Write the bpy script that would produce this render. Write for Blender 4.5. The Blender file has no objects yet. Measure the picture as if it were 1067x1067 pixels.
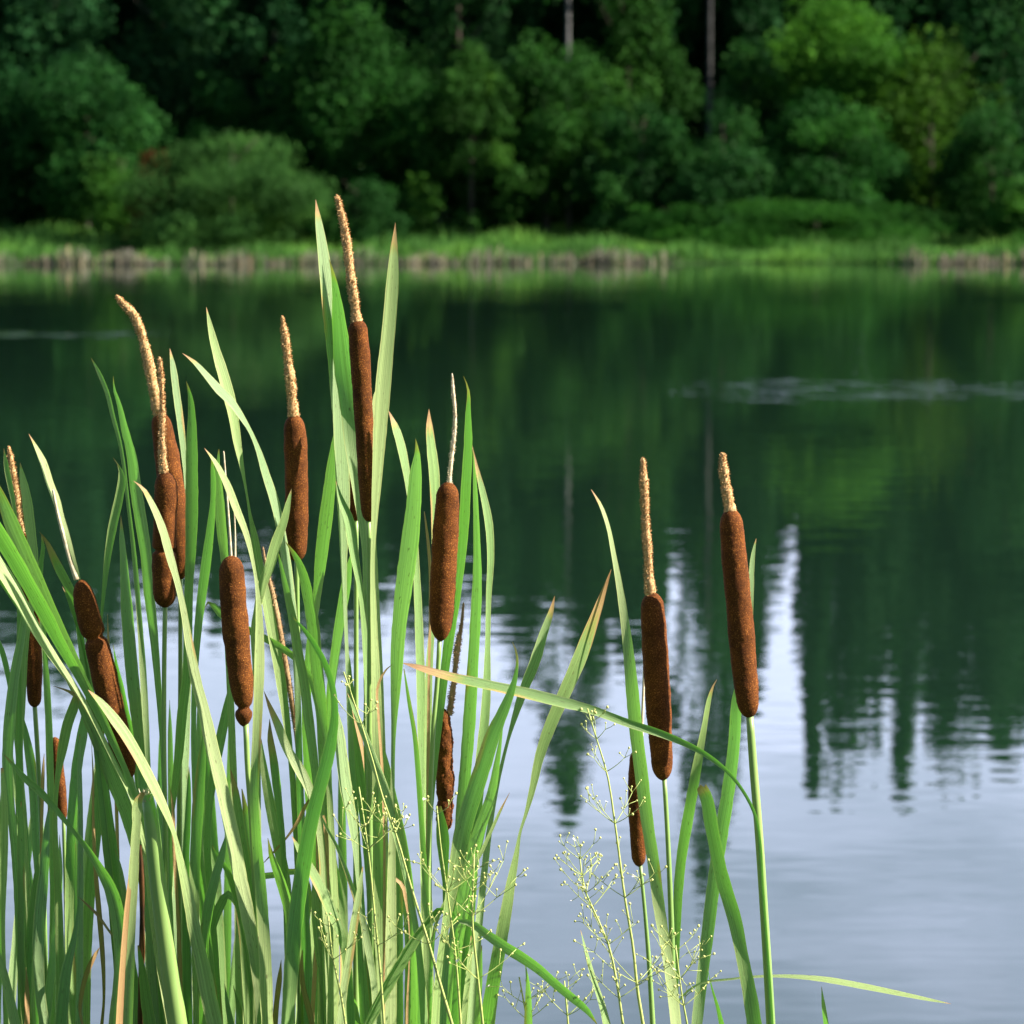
import bpy, math, random
import numpy as np
from mathutils import Vector
random.seed(7)
rng = np.random.default_rng(7)
R = math.radians
sc = bpy.context.scene
COL = sc.collection

# ---------------------------------------------------------------- camera, sky, sun, exposure
CAM = np.array((0.0, 0.0, 2.2))
FPX = 1067 * 85 / 24.0                       # focal length in photograph pixels
HORIZON = 205.0
PITCH = math.atan((533.5 - HORIZON) / FPX)
cd = bpy.data.cameras.new('camera')
cam = bpy.data.objects.new('camera', cd)
COL.objects.link(cam)
cam.location = CAM
cam.rotation_euler = (math.pi / 2 - PITCH, 0, 0)
cd.sensor_fit = 'HORIZONTAL'
cd.sensor_width = 24
cd.lens = 85
cd.clip_start = 0.05
cd.clip_end = 3000
cd.dof.use_dof = True
cd.dof.focus_distance = 4.0
cd.dof.aperture_fstop = 8.5
sc.camera = cam

SUN_EL, SUN_AZ = R(35), R(97)                # azimuth clockwise from +Y: the sun stands to the right
w = bpy.data.worlds.new('World')
sc.world = w
w.use_nodes = True
nt = w.node_tree
nt.nodes.clear()
wo = nt.nodes.new('ShaderNodeOutputWorld')
bg = nt.nodes.new('ShaderNodeBackground')
bg.inputs['Strength'].default_value = 0.05
sky = nt.nodes.new('ShaderNodeTexSky')
sky.sky_type = 'NISHITA'
sky.sun_disc = False
sky.sun_elevation = SUN_EL
sky.sun_rotation = SUN_AZ
sky.air_density = 1.0
sky.dust_density = 1.4
sky.ozone_density = 2.0
tc = nt.nodes.new('ShaderNodeTexCoord')
mp = nt.nodes.new('ShaderNodeMapping')
mp.inputs['Scale'].default_value = (2.2, 2.2, 9.0)
mp.inputs['Location'].default_value = (0.3, 0.1, 0.15)
ns = nt.nodes.new('ShaderNodeTexNoise')
ns.inputs['Scale'].default_value = 1.6
ns.inputs['Detail'].default_value = 6
ns.inputs['Roughness'].default_value = 0.55
rp = nt.nodes.new('ShaderNodeValToRGB')
rp.color_ramp.elements[0].position = 0.36
rp.color_ramp.elements[0].color = (0.22, 0.22, 0.22, 1)
rp.color_ramp.elements[1].position = 0.68
rp.color_ramp.elements[1].color = (0.85, 0.85, 0.85, 1)
mx = nt.nodes.new('ShaderNodeMixRGB')
mx.inputs['Color2'].default_value = (20.0, 21.6, 29.0, 1)      # sunlit cloud
nt.links.new(tc.outputs['Generated'], mp.inputs['Vector'])
nt.links.new(mp.outputs['Vector'], ns.inputs['Vector'])
nt.links.new(ns.outputs['Fac'], rp.inputs['Fac'])
# the cloud bank lies low over the lake; overhead the sky is clear
sx = nt.nodes.new('ShaderNodeSeparateXYZ')
nt.links.new(tc.outputs['Generated'], sx.inputs[0])
el = nt.nodes.new('ShaderNodeMapRange')
el.interpolation_type = 'SMOOTHSTEP'
el.inputs['From Min'].default_value = 0.50
el.inputs['From Max'].default_value = 0.16
nt.links.new(sx.outputs['Z'], el.inputs['Value'])
cm = nt.nodes.new('ShaderNodeMath')
cm.operation = 'MULTIPLY'
nt.links.new(rp.outputs['Color'], cm.inputs[0])
nt.links.new(el.outputs[0], cm.inputs[1])
ny_ = nt.nodes.new('ShaderNodeMapRange')
ny_.interpolation_type = 'SMOOTHSTEP'
ny_.inputs['From Min'].default_value = -0.15
ny_.inputs['From Max'].default_value = 0.45
nt.links.new(sx.outputs['Y'], ny_.inputs['Value'])
cn = nt.nodes.new('ShaderNodeMath')
cn.operation = 'MULTIPLY'
nt.links.new(cm.outputs[0], cn.inputs[0])
nt.links.new(ny_.outputs[0], cn.inputs[1])
nt.links.new(cn.outputs[0], mx.inputs['Fac'])
nt.links.new(sky.outputs['Color'], mx.inputs['Color1'])
nt.links.new(mx.outputs['Color'], bg.inputs['Color'])
nt.links.new(bg.outputs['Background'], wo.inputs['Surface'])

sd = bpy.data.lights.new('sun', 'SUN')
sd.energy = 5.0
sd.angle = R(0.5)
sd.color = (1.0, 0.93, 0.80)
sun = bpy.data.objects.new('sun', sd)
COL.objects.link(sun)
SDIR = Vector((math.sin(SUN_AZ) * math.cos(SUN_EL), math.cos(SUN_AZ) * math.cos(SUN_EL), math.sin(SUN_EL)))
sun.rotation_euler = SDIR.to_track_quat('Z', 'Y').to_euler()
vs = sc.view_settings
vs.view_transform = 'Standard'
vs.look = 'None'
vs.gamma = 1.0
vs.exposure = 1.55
sc.cycles.max_bounces = 8
sc.cycles.transparent_max_bounces = 8
sc.cycles.transmission_bounces = 6
sc.cycles.caustics_reflective = False
sc.cycles.caustics_refractive = False

# ---------------------------------------------------------------- helpers
CP, SP = math.cos(PITCH), math.sin(PITCH)


def at(px, py, d):
    """point at world depth Y = d seen at photograph pixel (px, py)"""
    u = (px - 533.5) / FPX
    v = -(py - 533.5) / FPX
    y = CP + v * SP
    z = v * CP - SP
    return CAM + np.array((u / y, 1.0, z / y)) * d


def mat(name):
    m = bpy.data.materials.new(name)
    m.use_nodes = True
    t = m.node_tree
    return m, t, t.nodes['Principled BSDF'], t.nodes['Material Output']


def N(t, kind, **kw):
    n = t.nodes.new('ShaderNode' + kind)
    for k, v in kw.items():
        if k in n.inputs:
            n.inputs[k].default_value = v
        else:
            setattr(n, k, v)
    return n


def ramp(t, stops):
    n = t.nodes.new('ShaderNodeValToRGB')
    e = n.color_ramp.elements
    while len(e) < len(stops):
        e.new(0.5)
    for i, (p, c) in enumerate(stops):
        e[i].position = p
        e[i].color = (*c, 1)
    return n


def tag(o, label=None, cat=None, group=None, kind=None):
    if label: o['label'] = label
    if cat: o['category'] = cat
    if group: o['group'] = group
    if kind: o['kind'] = kind
    return o


def empty(name, loc, label, cat, group=None):
    o = bpy.data.objects.new(name, None)
    COL.objects.link(o)
    o.location = tuple(loc)
    o.empty_display_size = 0.1
    return tag(o, label, cat, group)


def np_mesh(name, verts, quads=None, tris=None, smooth=True):
    me = bpy.data.meshes.new(name)
    verts = np.asarray(verts, dtype=np.float32)
    me.vertices.add(len(verts))
    me.vertices.foreach_set('co', verts.ravel())
    loops, starts, k = [], [], 0
    if quads is not None and len(quads):
        q = np.asarray(quads, dtype=np.int32)
        loops.append(q.ravel()); starts.append(np.arange(len(q)) * 4); k = q.size
    if tris is not None and len(tris):
        q = np.asarray(tris, dtype=np.int32)
        loops.append(q.ravel()); starts.append(k + np.arange(len(q)) * 3)
    lo = np.concatenate(loops); st = np.concatenate(starts)
    me.loops.add(len(lo)); me.loops.foreach_set('vertex_index', lo.astype(np.int32))
    me.polygons.add(len(st)); me.polygons.foreach_set('loop_start', st.astype(np.int32))
    me.update(calc_edges=True)
    me.polygons.foreach_set('use_smooth', np.full(len(st), smooth))
    return me


def attr(me, name, vals):
    a = me.attributes.new(name, 'FLOAT', 'POINT')
    a.data.foreach_set('value', np.asarray(vals, dtype=np.float32))


def obj(name, me, m, parent=None, label=None):
    if not me.materials:
        me.materials.append(m)
    o = bpy.data.objects.new(name, me)
    COL.objects.link(o)
    o.parent = parent
    if label: o['label'] = label
    return o


def spline(pts, step):
    """non-uniform Catmull-Rom through rows of pts, resampled at about step (chord of first 3 columns)"""
    P = np.asarray(pts, float)
    d = np.linalg.norm(np.diff(P[:, :3], axis=0), axis=1) + 1e-9
    s = np.concatenate(([0], np.cumsum(d)))
    m = np.zeros_like(P)
    m[0] = (P[1] - P[0]) / d[0]
    m[-1] = (P[-1] - P[-2]) / d[-1]
    for i in range(1, len(P) - 1):
        a, b = d[i - 1], d[i]
        m[i] = ((P[i] - P[i - 1]) / a * b + (P[i + 1] - P[i]) / b * a) / (a + b)
    n = max(6, int(s[-1] / step))
    q = np.linspace(0, s[-1], n + 1)
    k = np.clip(np.searchsorted(s, q, side='right') - 1, 0, len(P) - 2)
    h = d[k][:, None]
    u = ((q - s[k]) / d[k])[:, None]
    out = ((2*u**3 - 3*u**2 + 1) * P[k] + (u**3 - 2*u**2 + u) * h * m[k]
           + (-2*u**3 + 3*u**2) * P[k+1] + (u**3 - u**2) * h * m[k+1])
    return out, q


def frames(C):
    T = np.gradient(C, axis=0)
    T /= np.linalg.norm(T, axis=1)[:, None] + 1e-12
    up = np.array((0.0, 1.0, 0.0))
    if abs(T[:, 1]).max() > 0.9:
        up = np.array((1.0, 0.2, 0.0))
    A = np.cross(T, up)
    A /= np.linalg.norm(A, axis=1)[:, None] + 1e-12
    B = np.cross(T, A)
    return T, A, B


def tube(C, rad, seg=10, cap=True, bump=0.0):
    """verts, quads, tris of a tube along centres C with radius array rad"""
    C = np.asarray(C, float)
    T, A, B = frames(C)
    th = np.arange(seg) * 2 * math.pi / seg
    r = np.asarray(rad)[:, None] * np.ones((1, seg))
    if bump:
        r = r * (1 + bump * rng.normal(size=r.shape))
    V = C[:, None, :] + r[..., None] * (np.cos(th)[None, :, None] * A[:, None, :] + np.sin(th)[None, :, None] * B[:, None, :])
    n = len(C)
    i = np.arange(n - 1)[:, None] * seg
    j = np.arange(seg)[None, :]
    j2 = (j + 1) % seg
    Q = np.stack((i + j, i + j2, i + seg + j2, i + seg + j), -1).reshape(-1, 4)
    V = V.reshape(-1, 3)
    tris = []
    if cap:
        V = np.vstack((V, C[:1], C[-1:]))
        a, b = n * seg, n * seg + 1
        for q in range(seg):
            tris.append((a, (q + 1) % seg, q))
            tris.append((b, (n - 1) * seg + q, (n - 1) * seg + (q + 1) % seg))
    return V, Q, np.array(tris, dtype=int).reshape(-1, 3)


def merge(parts):
    vs_, qs, ts, k = [], [], [], 0
    for v, q, t in parts:
        vs_.append(v)
        if len(q): qs.append(np.asarray(q) + k)
        if len(t): ts.append(np.asarray(t) + k)
        k += len(v)
    return np.vstack(vs_), (np.vstack(qs) if qs else []), (np.vstack(ts) if ts else [])


# ---------------------------------------------------------------- materials
def make_leaf_mat():
    m, t, b, out = mat('cattail_leaf')
    L = t.links.new
    at_d = N(t, 'Attribute', attribute_name='dry')
    at_u = N(t, 'Attribute', attribute_name='across')
    at_s = N(t, 'Attribute', attribute_name='along')
    oi = N(t, 'ObjectInfo')
    comb = N(t, 'CombineXYZ')
    L(at_u.outputs['Fac'], comb.inputs[0]); L(at_s.outputs['Fac'], comb.inputs[1]); L(oi.outputs['Random'], comb.inputs[2])
    # long streaks that follow the veins
    mpv = N(t, 'Mapping'); mpv.inputs['Scale'].default_value = (9.0, 5.0, 40.0)
    L(comb.outputs[0], mpv.inputs['Vector'])
    st = N(t, 'TexNoise', Scale=1.0, Detail=3.0, Roughness=0.6); L(mpv.outputs[0], st.inputs['Vector'])
    mpf = N(t, 'Mapping'); mpf.inputs['Scale'].default_value = (34.0, 2.0, 40.0)
    L(comb.outputs[0], mpf.inputs['Vector'])
    fi = N(t, 'TexNoise', Scale=1.0, Detail=1.0); L(mpf.outputs[0], fi.inputs['Vector'])
    mpb = N(t, 'Mapping'); mpb.inputs['Scale'].default_value = (2.0, 28.0, 70.0)
    L(comb.outputs[0], mpb.inputs['Vector'])
    bl = N(t, 'TexNoise', Scale=1.0, Detail=4.0, Roughness=0.65); L(mpb.outputs[0], bl.inputs['Vector'])
    hue = ramp(t, [(0.0, (0.21, 0.345, 0.115)), (0.35, (0.295, 0.41, 0.145)), (0.65, (0.39, 0.46, 0.21)), (1.0, (0.25, 0.37, 0.17))])
    L(oi.outputs['Random'], hue.inputs[0])
    stv = N(t, 'MapRange'); stv.inputs['From Min'].default_value = 0.3; stv.inputs['From Max'].default_value = 0.7
    stv.inputs['To Min'].default_value = 0.72; stv.inputs['To Max'].default_value = 1.22
    L(st.outputs['Fac'], stv.inputs['Value'])
    fiv = N(t, 'MapRange'); fiv.inputs['From Min'].default_value = 0.3; fiv.inputs['From Max'].default_value = 0.7
    fiv.inputs['To Min'].default_value = 0.74; fiv.inputs['To Max'].default_value = 1.20
    L(fi.outputs['Fac'], fiv.inputs['Value'])
    mul = N(t, 'Math', operation='MULTIPLY'); L(stv.outputs[0], mul.inputs[0]); L(fiv.outputs[0], mul.inputs[1])
    g = N(t, 'VectorMath', operation='SCALE'); L(hue.outputs[0], g.inputs[0]); L(mul.outputs[0], g.inputs['Scale'])
    # sunlit edges of each blade, painted in as a thin pale-yellow margin
    ab = N(t, 'Math', operation='ABSOLUTE'); L(at_u.outputs['Fac'], ab.inputs[0])
    em = N(t, 'MapRange'); em.inputs['From Min'].default_value = 0.80; em.inputs['From Max'].default_value = 0.97
    em.inputs['To Max'].default_value = 0.6
    L(ab.outputs[0], em.inputs['Value'])
    ge = N(t, 'MixRGB'); ge.inputs[2].default_value = (0.50, 0.52, 0.20, 1)
    L(em.outputs[0], ge.inputs[0]); L(g.outputs[0], ge.inputs[1])
    # drying: attribute pushed about by blotches
    ad = N(t, 'Math', operation='MULTIPLY_ADD'); ad.inputs[1].default_value = 0.7; ad.inputs[2].default_value = -0.36
    L(bl.outputs['Fac'], ad.inputs[0])
    ad2 = N(t, 'Math', operation='MULTIPLY_ADD')
    gate = N(t, 'MapRange'); gate.inputs['From Min'].default_value = 0.0; gate.inputs['From Max'].default_value = 0.3
    L(at_d.outputs['Fac'], gate.inputs['Value'])
    L(ad.outputs[0], ad2.inputs[0]); L(gate.outputs[0], ad2.inputs[1]); L(at_d.outputs['Fac'], ad2.inputs[2])
    dr = ramp(t, [(0.12, (0, 0, 0)), (0.42, (1, 1, 1))]); L(ad2.outputs[0], dr.inputs[0])
    dcol = ramp(t, [(0.25, (0.40, 0.36, 0.08)), (0.5, (0.50, 0.34, 0.15)), (0.75, (0.46, 0.27, 0.13)), (1.0, (0.30, 0.15, 0.07))])
    L(ad2.outputs[0], dcol.inputs[0])
    dv = N(t, 'VectorMath', operation='SCALE'); L(dcol.outputs[0], dv.inputs[0]); L(mul.outputs[0], dv.inputs['Scale'])
    mixc = N(t, 'MixRGB'); L(dr.outputs[0], mixc.inputs[0]); L(ge.outputs[0], mixc.inputs[1]); L(dv.outputs[0], mixc.inputs[2])
    # rare dark specks and scratches
    sp = N(t, 'TexNoise', Scale=1.0, Detail=2.0)
    mps = N(t, 'Mapping'); mps.inputs['Scale'].default_value = (6.0, 110.0, 90.0)
    L(comb.outputs[0], mps.inputs['Vector']); L(mps.outputs[0], sp.inputs['Vector'])
    spr = ramp(t, [(0.655, (0, 0, 0)), (0.72, (0.7, 0.7, 0.7))]); L(sp.outputs['Fac'], spr.inputs[0])
    mix2 = N(t, 'MixRGB'); mix2.inputs[2].default_value = (0.11, 0.085, 0.035, 1)
    L(spr.outputs[0], mix2.inputs[0]); L(mixc.outputs[0], mix2.inputs[1])
    L(mix2.outputs[0], b.inputs['Base Color'])
    b.inputs['Roughness'].default_value = 0.5
    b.inputs['Specular IOR Level'].default_value = 0.5
    bp = N(t, 'Bump'); bp.inputs['Strength'].default_value = 0.7; bp.inputs['Distance'].default_value = 0.0006
    L(fi.outputs['Fac'], bp.inputs['Height']); L(bp.outputs[0], b.inputs['Normal'])
    tr = N(t, 'BsdfTranslucent')
    trc = N(t, 'MixRGB', blend_type='MULTIPLY'); trc.inputs[0].default_value = 1.0
    trc.inputs[2].default_value = (0.56, 1.22, 0.27, 1)
    L(mix2.outputs[0], trc.inputs[1]); L(trc.outputs[0], tr.inputs['Color'])
    ms = N(t, 'MixShader'); ms.inputs[0].default_value = 0.34
    L(b.outputs[0], ms.inputs[1]); L(tr.outputs[0], ms.inputs[2]); L(ms.outputs[0], out.inputs['Surface'])
    return m


def simple(name, c1, c2, scale, rough=0.6, bump=0.0, spec=0.3, detail=4.0, stretch=(1, 1, 1), lo=0.35, hi=0.65, sheen=0.0):
    m, t, b, out = mat(name)
    L = t.links.new
    tcn = N(t, 'TexCoord')
    mp_ = N(t, 'Mapping'); mp_.inputs['Scale'].default_value = stretch
    L(tcn.outputs['Object'], mp_.inputs['Vector'])
    n = N(t, 'TexNoise', Scale=scale, Detail=detail, Roughness=0.62)
    L(mp_.outputs[0], n.inputs['Vector'])
    r = ramp(t, [(lo, c1), (hi, c2)])
    L(n.outputs['Fac'], r.inputs[0]); L(r.outputs[0], b.inputs['Base Color'])
    b.inputs['Roughness'].default_value = rough
    b.inputs['Specular IOR Level'].default_value = spec
    if sheen:
        b.inputs['Sheen Weight'].default_value = sheen
        b.inputs['Sheen Tint'].default_value = (1.0, 0.55, 0.25, 1)
    if bump:
        bp = N(t, 'Bump'); bp.inputs['Strength'].default_value = 1.0; bp.inputs['Distance'].default_value = bump
        L(n.outputs['Fac'], bp.inputs['Height']); L(bp.outputs[0], b.inputs['Normal'])
    return m


M_LEAF = make_leaf_mat()
M_STEM = simple('cattail_stem', (0.17, 0.29, 0.075), (0.24, 0.36, 0.10), 60, 0.42, 0.0, 0.5, stretch=(1, 1, 0.08))
M_DRYSTEM = simple('dry_stalk', (0.26, 0.15, 0.075), (0.46, 0.30, 0.17), 90, 0.8, 0.0008, 0.2, stretch=(1, 1, 0.25))
M_DARKSTALK = simple('rotten_stalk', (0.012, 0.008, 0.006), (0.20, 0.085, 0.03), 26, 0.8, 0.001, 0.2, stretch=(1, 1, 0.5))
M_SPIKE = simple('male_flower_fluff', (0.34, 0.165, 0.06), (0.68, 0.45, 0.23), 420, 0.9, 0.0004, 0.1)
M_PALESPIKE = simple('bare_flower_axis', (0.48, 0.37, 0.24), (0.72, 0.62, 0.46), 200, 0.8, 0.0004, 0.2)


def make_head_mat():
    m, t, b, out = mat('seed_head_velvet')
    L = t.links.new
    tcn = N(t, 'TexCoord')
    n1 = N(t, 'TexNoise', Scale=760.0, Detail=2.0, Roughness=0.6); L(tcn.outputs['Object'], n1.inputs['Vector'])
    n2 = N(t, 'TexNoise', Scale=55.0, Detail=4.0, Roughness=0.6); L(tcn.outputs['Object'], n2.inputs['Vector'])
    r1 = ramp(t, [(0.28, (0.058, 0.017, 0.004)), (0.55, (0.115, 0.036, 0.007)), (0.67, (0.24, 0.085, 0.016)), (0.75, (0.44, 0.20, 0.055))])
    L(n1.outputs['Fac'], r1.inputs[0])
    r2 = ramp(t, [(0.3, (0.60, 0.56, 0.52)), (0.7, (1.35, 1.32, 1.25))]); L(n2.outputs['Fac'], r2.inputs[0])
    mu = N(t, 'MixRGB', blend_type='MULTIPLY'); mu.inputs[0].default_value = 1
    L(r1.outputs[0], mu.inputs[1]); L(r2.outputs[0], mu.inputs[2])
    L(mu.outputs[0], b.inputs['Base Color'])
    b.inputs['Roughness'].default_value = 0.85
    b.inputs['Specular IOR Level'].default_value = 0.15
    bp = N(t, 'Bump'); bp.inputs['Strength'].default_value = 1.0; bp.inputs['Distance'].default_value = 0.0007
    L(n1.outputs['Fac'], bp.inputs['Height']); L(bp.outputs[0], b.inputs['Normal'])
    return m


M_HEAD = make_head_mat()
M_PLANTAIN = simple('plantain_stalk', (0.30, 0.38, 0.10), (0.46, 0.50, 0.16), 120, 0.5, 0.0, 0.4)
M_BUD = simple('plantain_bud', (0.42, 0.45, 0.08), (0.60, 0.58, 0.22), 300, 0.5, 0.0, 0.4)
M_PETAL = simple('plantain_petal', (0.75, 0.68, 0.70), (0.82, 0.80, 0.78), 300, 0.5, 0.0, 0.3)


def make_foliage_mat(name, base, trans=0.30):
    """tree leaves: each tree's own tint comes from its object colour, each clump's from the 'tint' attribute"""
    m, t, b, out = mat(name)
    L = t.links.new
    a = N(t, 'Attribute', attribute_name='tint')
    oi = N(t, 'ObjectInfo')
    r = ramp(t, [(0.0, tuple(c * 0.55 for c in base)), (0.5, base), (1.0, (base[0] * 1.9, base[1] * 1.5, base[2] * 1.15))])
    L(a.outputs['Fac'], r.inputs[0])
    mu = N(t, 'MixRGB', blend_type='MULTIPLY'); mu.inputs[0].default_value = 1
    L(r.outputs[0], mu.inputs[1]); L(oi.outputs['Color'], mu.inputs[2])
    L(mu.outputs[0], b.inputs['Base Color'])
    b.inputs['Roughness'].default_value = 0.7
    b.inputs['Specular IOR Level'].default_value = 0.08
    tr = N(t, 'BsdfTranslucent'); L(mu.outputs[0], tr.inputs['Color'])
    ms = N(t, 'MixShader'); ms.inputs[0].default_value = trans
    L(b.outputs[0], ms.inputs[1]); L(tr.outputs[0], ms.inputs[2]); L(ms.outputs[0], out.inputs['Surface'])
    return m


M_TREE = make_foliage_mat('tree_foliage', (0.018, 0.072, 0.014), 0.40)
M_BARK = simple('tree_bark', (0.035, 0.028, 0.022), (0.09, 0.075, 0.06), 6, 0.9, 0.02, 0.2, stretch=(1, 1, 0.2))
M_BIRCH = simple('birch_bark', (0.04, 0.04, 0.038), (0.15, 0.15, 0.15), 3.0, 0.8, 0.01, 0.2, stretch=(0.4, 0.4, 2.5), lo=0.40, hi=0.5)
M_GRASS = make_foliage_mat('bank_grass', (0.066, 0.185, 0.036), 0.35)
M_DEADREED = make_foliage_mat('dead_reeds', (0.20, 0.19, 0.155), 0.2)

# ---------------------------------------------------------------- terrain, water
SHORE = 119.0


def shore_y(x):
    return SHORE + 0.8 * np.sin(x * 0.21 + 1.0) + 0.35 * np.sin(x * 0.83) + np.where(x > 4.6, 1.2 * np.clip((x - 4.6) / 1.0, 0, 1), 0)


def ground_z(x, y):
    x = np.asarray(x, float); y = np.asarray(y, float)
    f = y - shore_y(x)
    far = np.where(f < 0, np.maximum(-1.5, f * 0.25), 0.16 * np.clip(f / 1.2, 0, 1) + 0.052 * np.clip(f - 1.2, 0, 18) + 0.10 * np.clip(f - 19, 0, 60))
    near = np.where(y > 2.6, np.maximum(-1.5, -(y - 2.6) * 0.12), np.minimum(0.62, (2.6 - y) * 0.32))
    return np.where(y < 60, near, far)


xs = np.concatenate((np.arange(-600, -60, 60), np.arange(-60, 60.1, 1.5), np.arange(120, 601, 60)))
ys = np.concatenate((np.arange(-30, 12, 0.7), np.arange(12, 110, 7), np.arange(110, 150, 0.5), np.arange(150, 260, 10), np.arange(260, 1300, 100)))
X, Y = np.meshgrid(xs, ys)
Z = ground_z(X, Y) + 0.05 * np.sin(X * 1.3 + Y * 0.7) * np.sin(Y * 1.1 - X * 0.4)
nx, ny = len(xs), len(ys)
i = (np.arange(ny - 1)[:, None] * nx + np.arange(nx - 1)[None, :]).ravel()
gm = np_mesh('ground', np.stack((X.ravel(), Y.ravel(), Z.ravel()), 1), np.stack((i, i + 1, i + 1 + nx, i + nx), 1))
M_GROUND = simple('grassy_soil', (0.014, 0.04, 0.008), (0.03, 0.075, 0.012), 0.7, 0.95, 0.0, 0.1)
tag(obj('ground', gm, M_GROUND), kind='structure')


def make_water():
    m, t, b, out = mat('lake_water')
    L = t.links.new
    b.inputs['Base Color'].default_value = (0.008, 0.024, 0.014, 1)
    b.inputs['Roughness'].default_value = 0.0
    b.inputs['IOR'].default_value = 1.36
    g = N(t, 'NewGeometry')
    sep = N(t, 'SeparateXYZ'); L(g.outputs['Position'], sep.inputs[0])

    def noise(sx, sy, detail, rough=0.5):
        mm = N(t, 'Mapping'); mm.inputs['Scale'].default_value = (sx, sy, 1)
        L(g.outputs['Position'], mm.inputs['Vector'])
        n = N(t, 'TexNoise', Scale=1.0, Detail=detail, Roughness=rough); L(mm.outputs[0], n.inputs['Vector'])
        return n

    def box(a, b_, soft, src):
        """1 inside a..b, soft edges"""
        m1 = N(t, 'MapRange'); m1.interpolation_type = 'SMOOTHSTEP'
        m1.inputs['From Min'].default_value = a; m1.inputs['From Max'].default_value = a + soft
        m2 = N(t, 'MapRange'); m2.interpolation_type = 'SMOOTHSTEP'
        m2.inputs['From Min'].default_value = b_ + soft; m2.inputs['From Max'].default_value = b_
        L(src, m1.inputs['Value']); L(src, m2.inputs['Value'])
        k = N(t, 'Math', operation='MULTIPLY'); L(m1.outputs[0], k.inputs[0]); L(m2.outputs[0], k.inputs[1])
        return k

    def mulk(a, b_):
        k = N(t, 'Math', operation='MULTIPLY')
        for j, v in enumerate((a, b_)):
            if isinstance(v, (int, float)): k.inputs[j].default_value = v
            else: L(v, k.inputs[j])
        return k.outputs[0]

    def add(a, b_):
        k = N(t, 'Math', operation='ADD'); L(a, k.inputs[0]); L(b_, k.inputs[1]); return k.outputs[0]

    swell = noise(0.8, 1.5, 1.0)
    rip = noise(3.4, 5.5, 1.0, 0.5)
    gust = noise(0.10, 0.16, 2.0)
    gr = N(t, 'MapRange'); gr.inputs['From Min'].default_value = 0.35; gr.inputs['From Max'].default_value = 0.65
    gr.inputs['To Min'].default_value = 0.5; gr.inputs['To Max'].default_value = 1.5
    L(gust.outputs['Fac'], gr.inputs['Value'])
    # cat's paws: two strips where a breath of wind roughens the water
    fine = noise(1.8, 3.2, 3.0, 0.7)
    fsub = N(t, 'Math', operation='SUBTRACT'); fsub.inputs[1].default_value = 0.5; L(fine.outputs['Fac'], fsub.inputs[0])
    br = noise(1.3, 2.4, 3.0, 0.7)
    brr = N(t, 'MapRange'); brr.inputs['From Min'].default_value = 0.53; brr.inputs['From Max'].default_value = 0.75
    L(br.outputs['Fac'], brr.inputs['Value'])
    b1 = mulk(box(38.2, 42.6, 2.0, sep.outputs['Y']).outputs[0], box(1.2, 40, 2.2, sep.outputs['X']).outputs[0])
    b2 = mulk(box(56.5, 58.6, 1.0, sep.outputs['Y']).outputs[0], box(-30, -6.6, 1.6, sep.outputs['X']).outputs[0])
    paws = mulk(add(b1, b2), brr.outputs[0])
    h = add(mulk(swell.outputs['Fac'], 0.0030), mulk(mulk(rip.outputs['Fac'], 0.0014), gr.outputs[0]))
    calm = N(t, 'MapRange'); calm.inputs['From Min'].default_value = 10.0; calm.inputs['From Max'].default_value = 19.0
    calm.inputs['To Min'].default_value = 0.45; calm.inputs['To Max'].default_value = 1.0      # sheltered by the reeds near the shore
    L(sep.outputs['Y'], calm.inputs['Value'])
    h = mulk(h, calm.outputs[0])
    h = add(h, mulk(mulk(fsub.outputs[0], 0.16), paws))
    bp = N(t, 'Bump'); bp.inputs['Strength'].default_value = 1.0; bp.inputs['Distance'].default_value = 1.0
    L(h, bp.inputs['Height']); L(bp.outputs[0], b.inputs['Normal'])
    return m


wx = np.array([-600, -80, 80, 600.0]); wy = np.array([1.5, 15, 60, 124.0])
X, Y = np.meshgrid(wx, wy)
i = (np.arange(3)[:, None] * 4 + np.arange(3)[None, :]).ravel()
wm = np_mesh('lake_water', np.stack((X.ravel(), Y.ravel(), 0 * X.ravel()), 1), np.stack((i, i + 1, i + 5, i + 4), 1))
tag(obj('lake_water', wm, make_water()), kind='structure')

# ---------------------------------------------------------------- far bank: grass, dead reeds


def blades(n, xr, yfun, hfun, wid, lean, name):
    x = rng.uniform(*xr, n)
    y = yfun(x, n)
    z = ground_z(x, y) - 0.03
    h = hfun(x, y, n)
    a = rng.uniform(0, math.pi, n)
    w_ = wid * rng.uniform(0.6, 1.4, n)
    dx, dy = np.cos(a) * w_ / 2, np.sin(a) * w_ / 2
    lx, ly = rng.normal(0, lean, n) * h, rng.normal(0, lean, n) * h
    V = np.zeros((n, 5, 3))
    V[:, 0] = np.stack((x - dx, y - dy, z), 1)
    V[:, 1] = np.stack((x + dx, y + dy, z), 1)
    V[:, 2] = np.stack((x + dx * .8 + lx * .4, y + dy * .8 + ly * .4, z + h * .6), 1)
    V[:, 3] = np.stack((x - dx * .8 + lx * .4, y - dy * .8 + ly * .4, z + h * .6), 1)
    V[:, 4] = np.stack((x + lx, y + ly, z + h), 1)
    k = np.arange(n)[:, None] * 5
    q = k + np.array([[0, 1, 2, 3]]); tr = k + np.array([[3, 2, 4]])
    me = np_mesh(name, V.reshape(-1, 3), q, tr, smooth=False)
    return me, x, y


def patch(x, y, f=0.35):
    return 0.5 + 0.25 * np.sin(x * f + 0.6 * y) + 0.25 * np.sin(x * f * 2.3 - 0.35 * y + 1.7)


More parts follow.
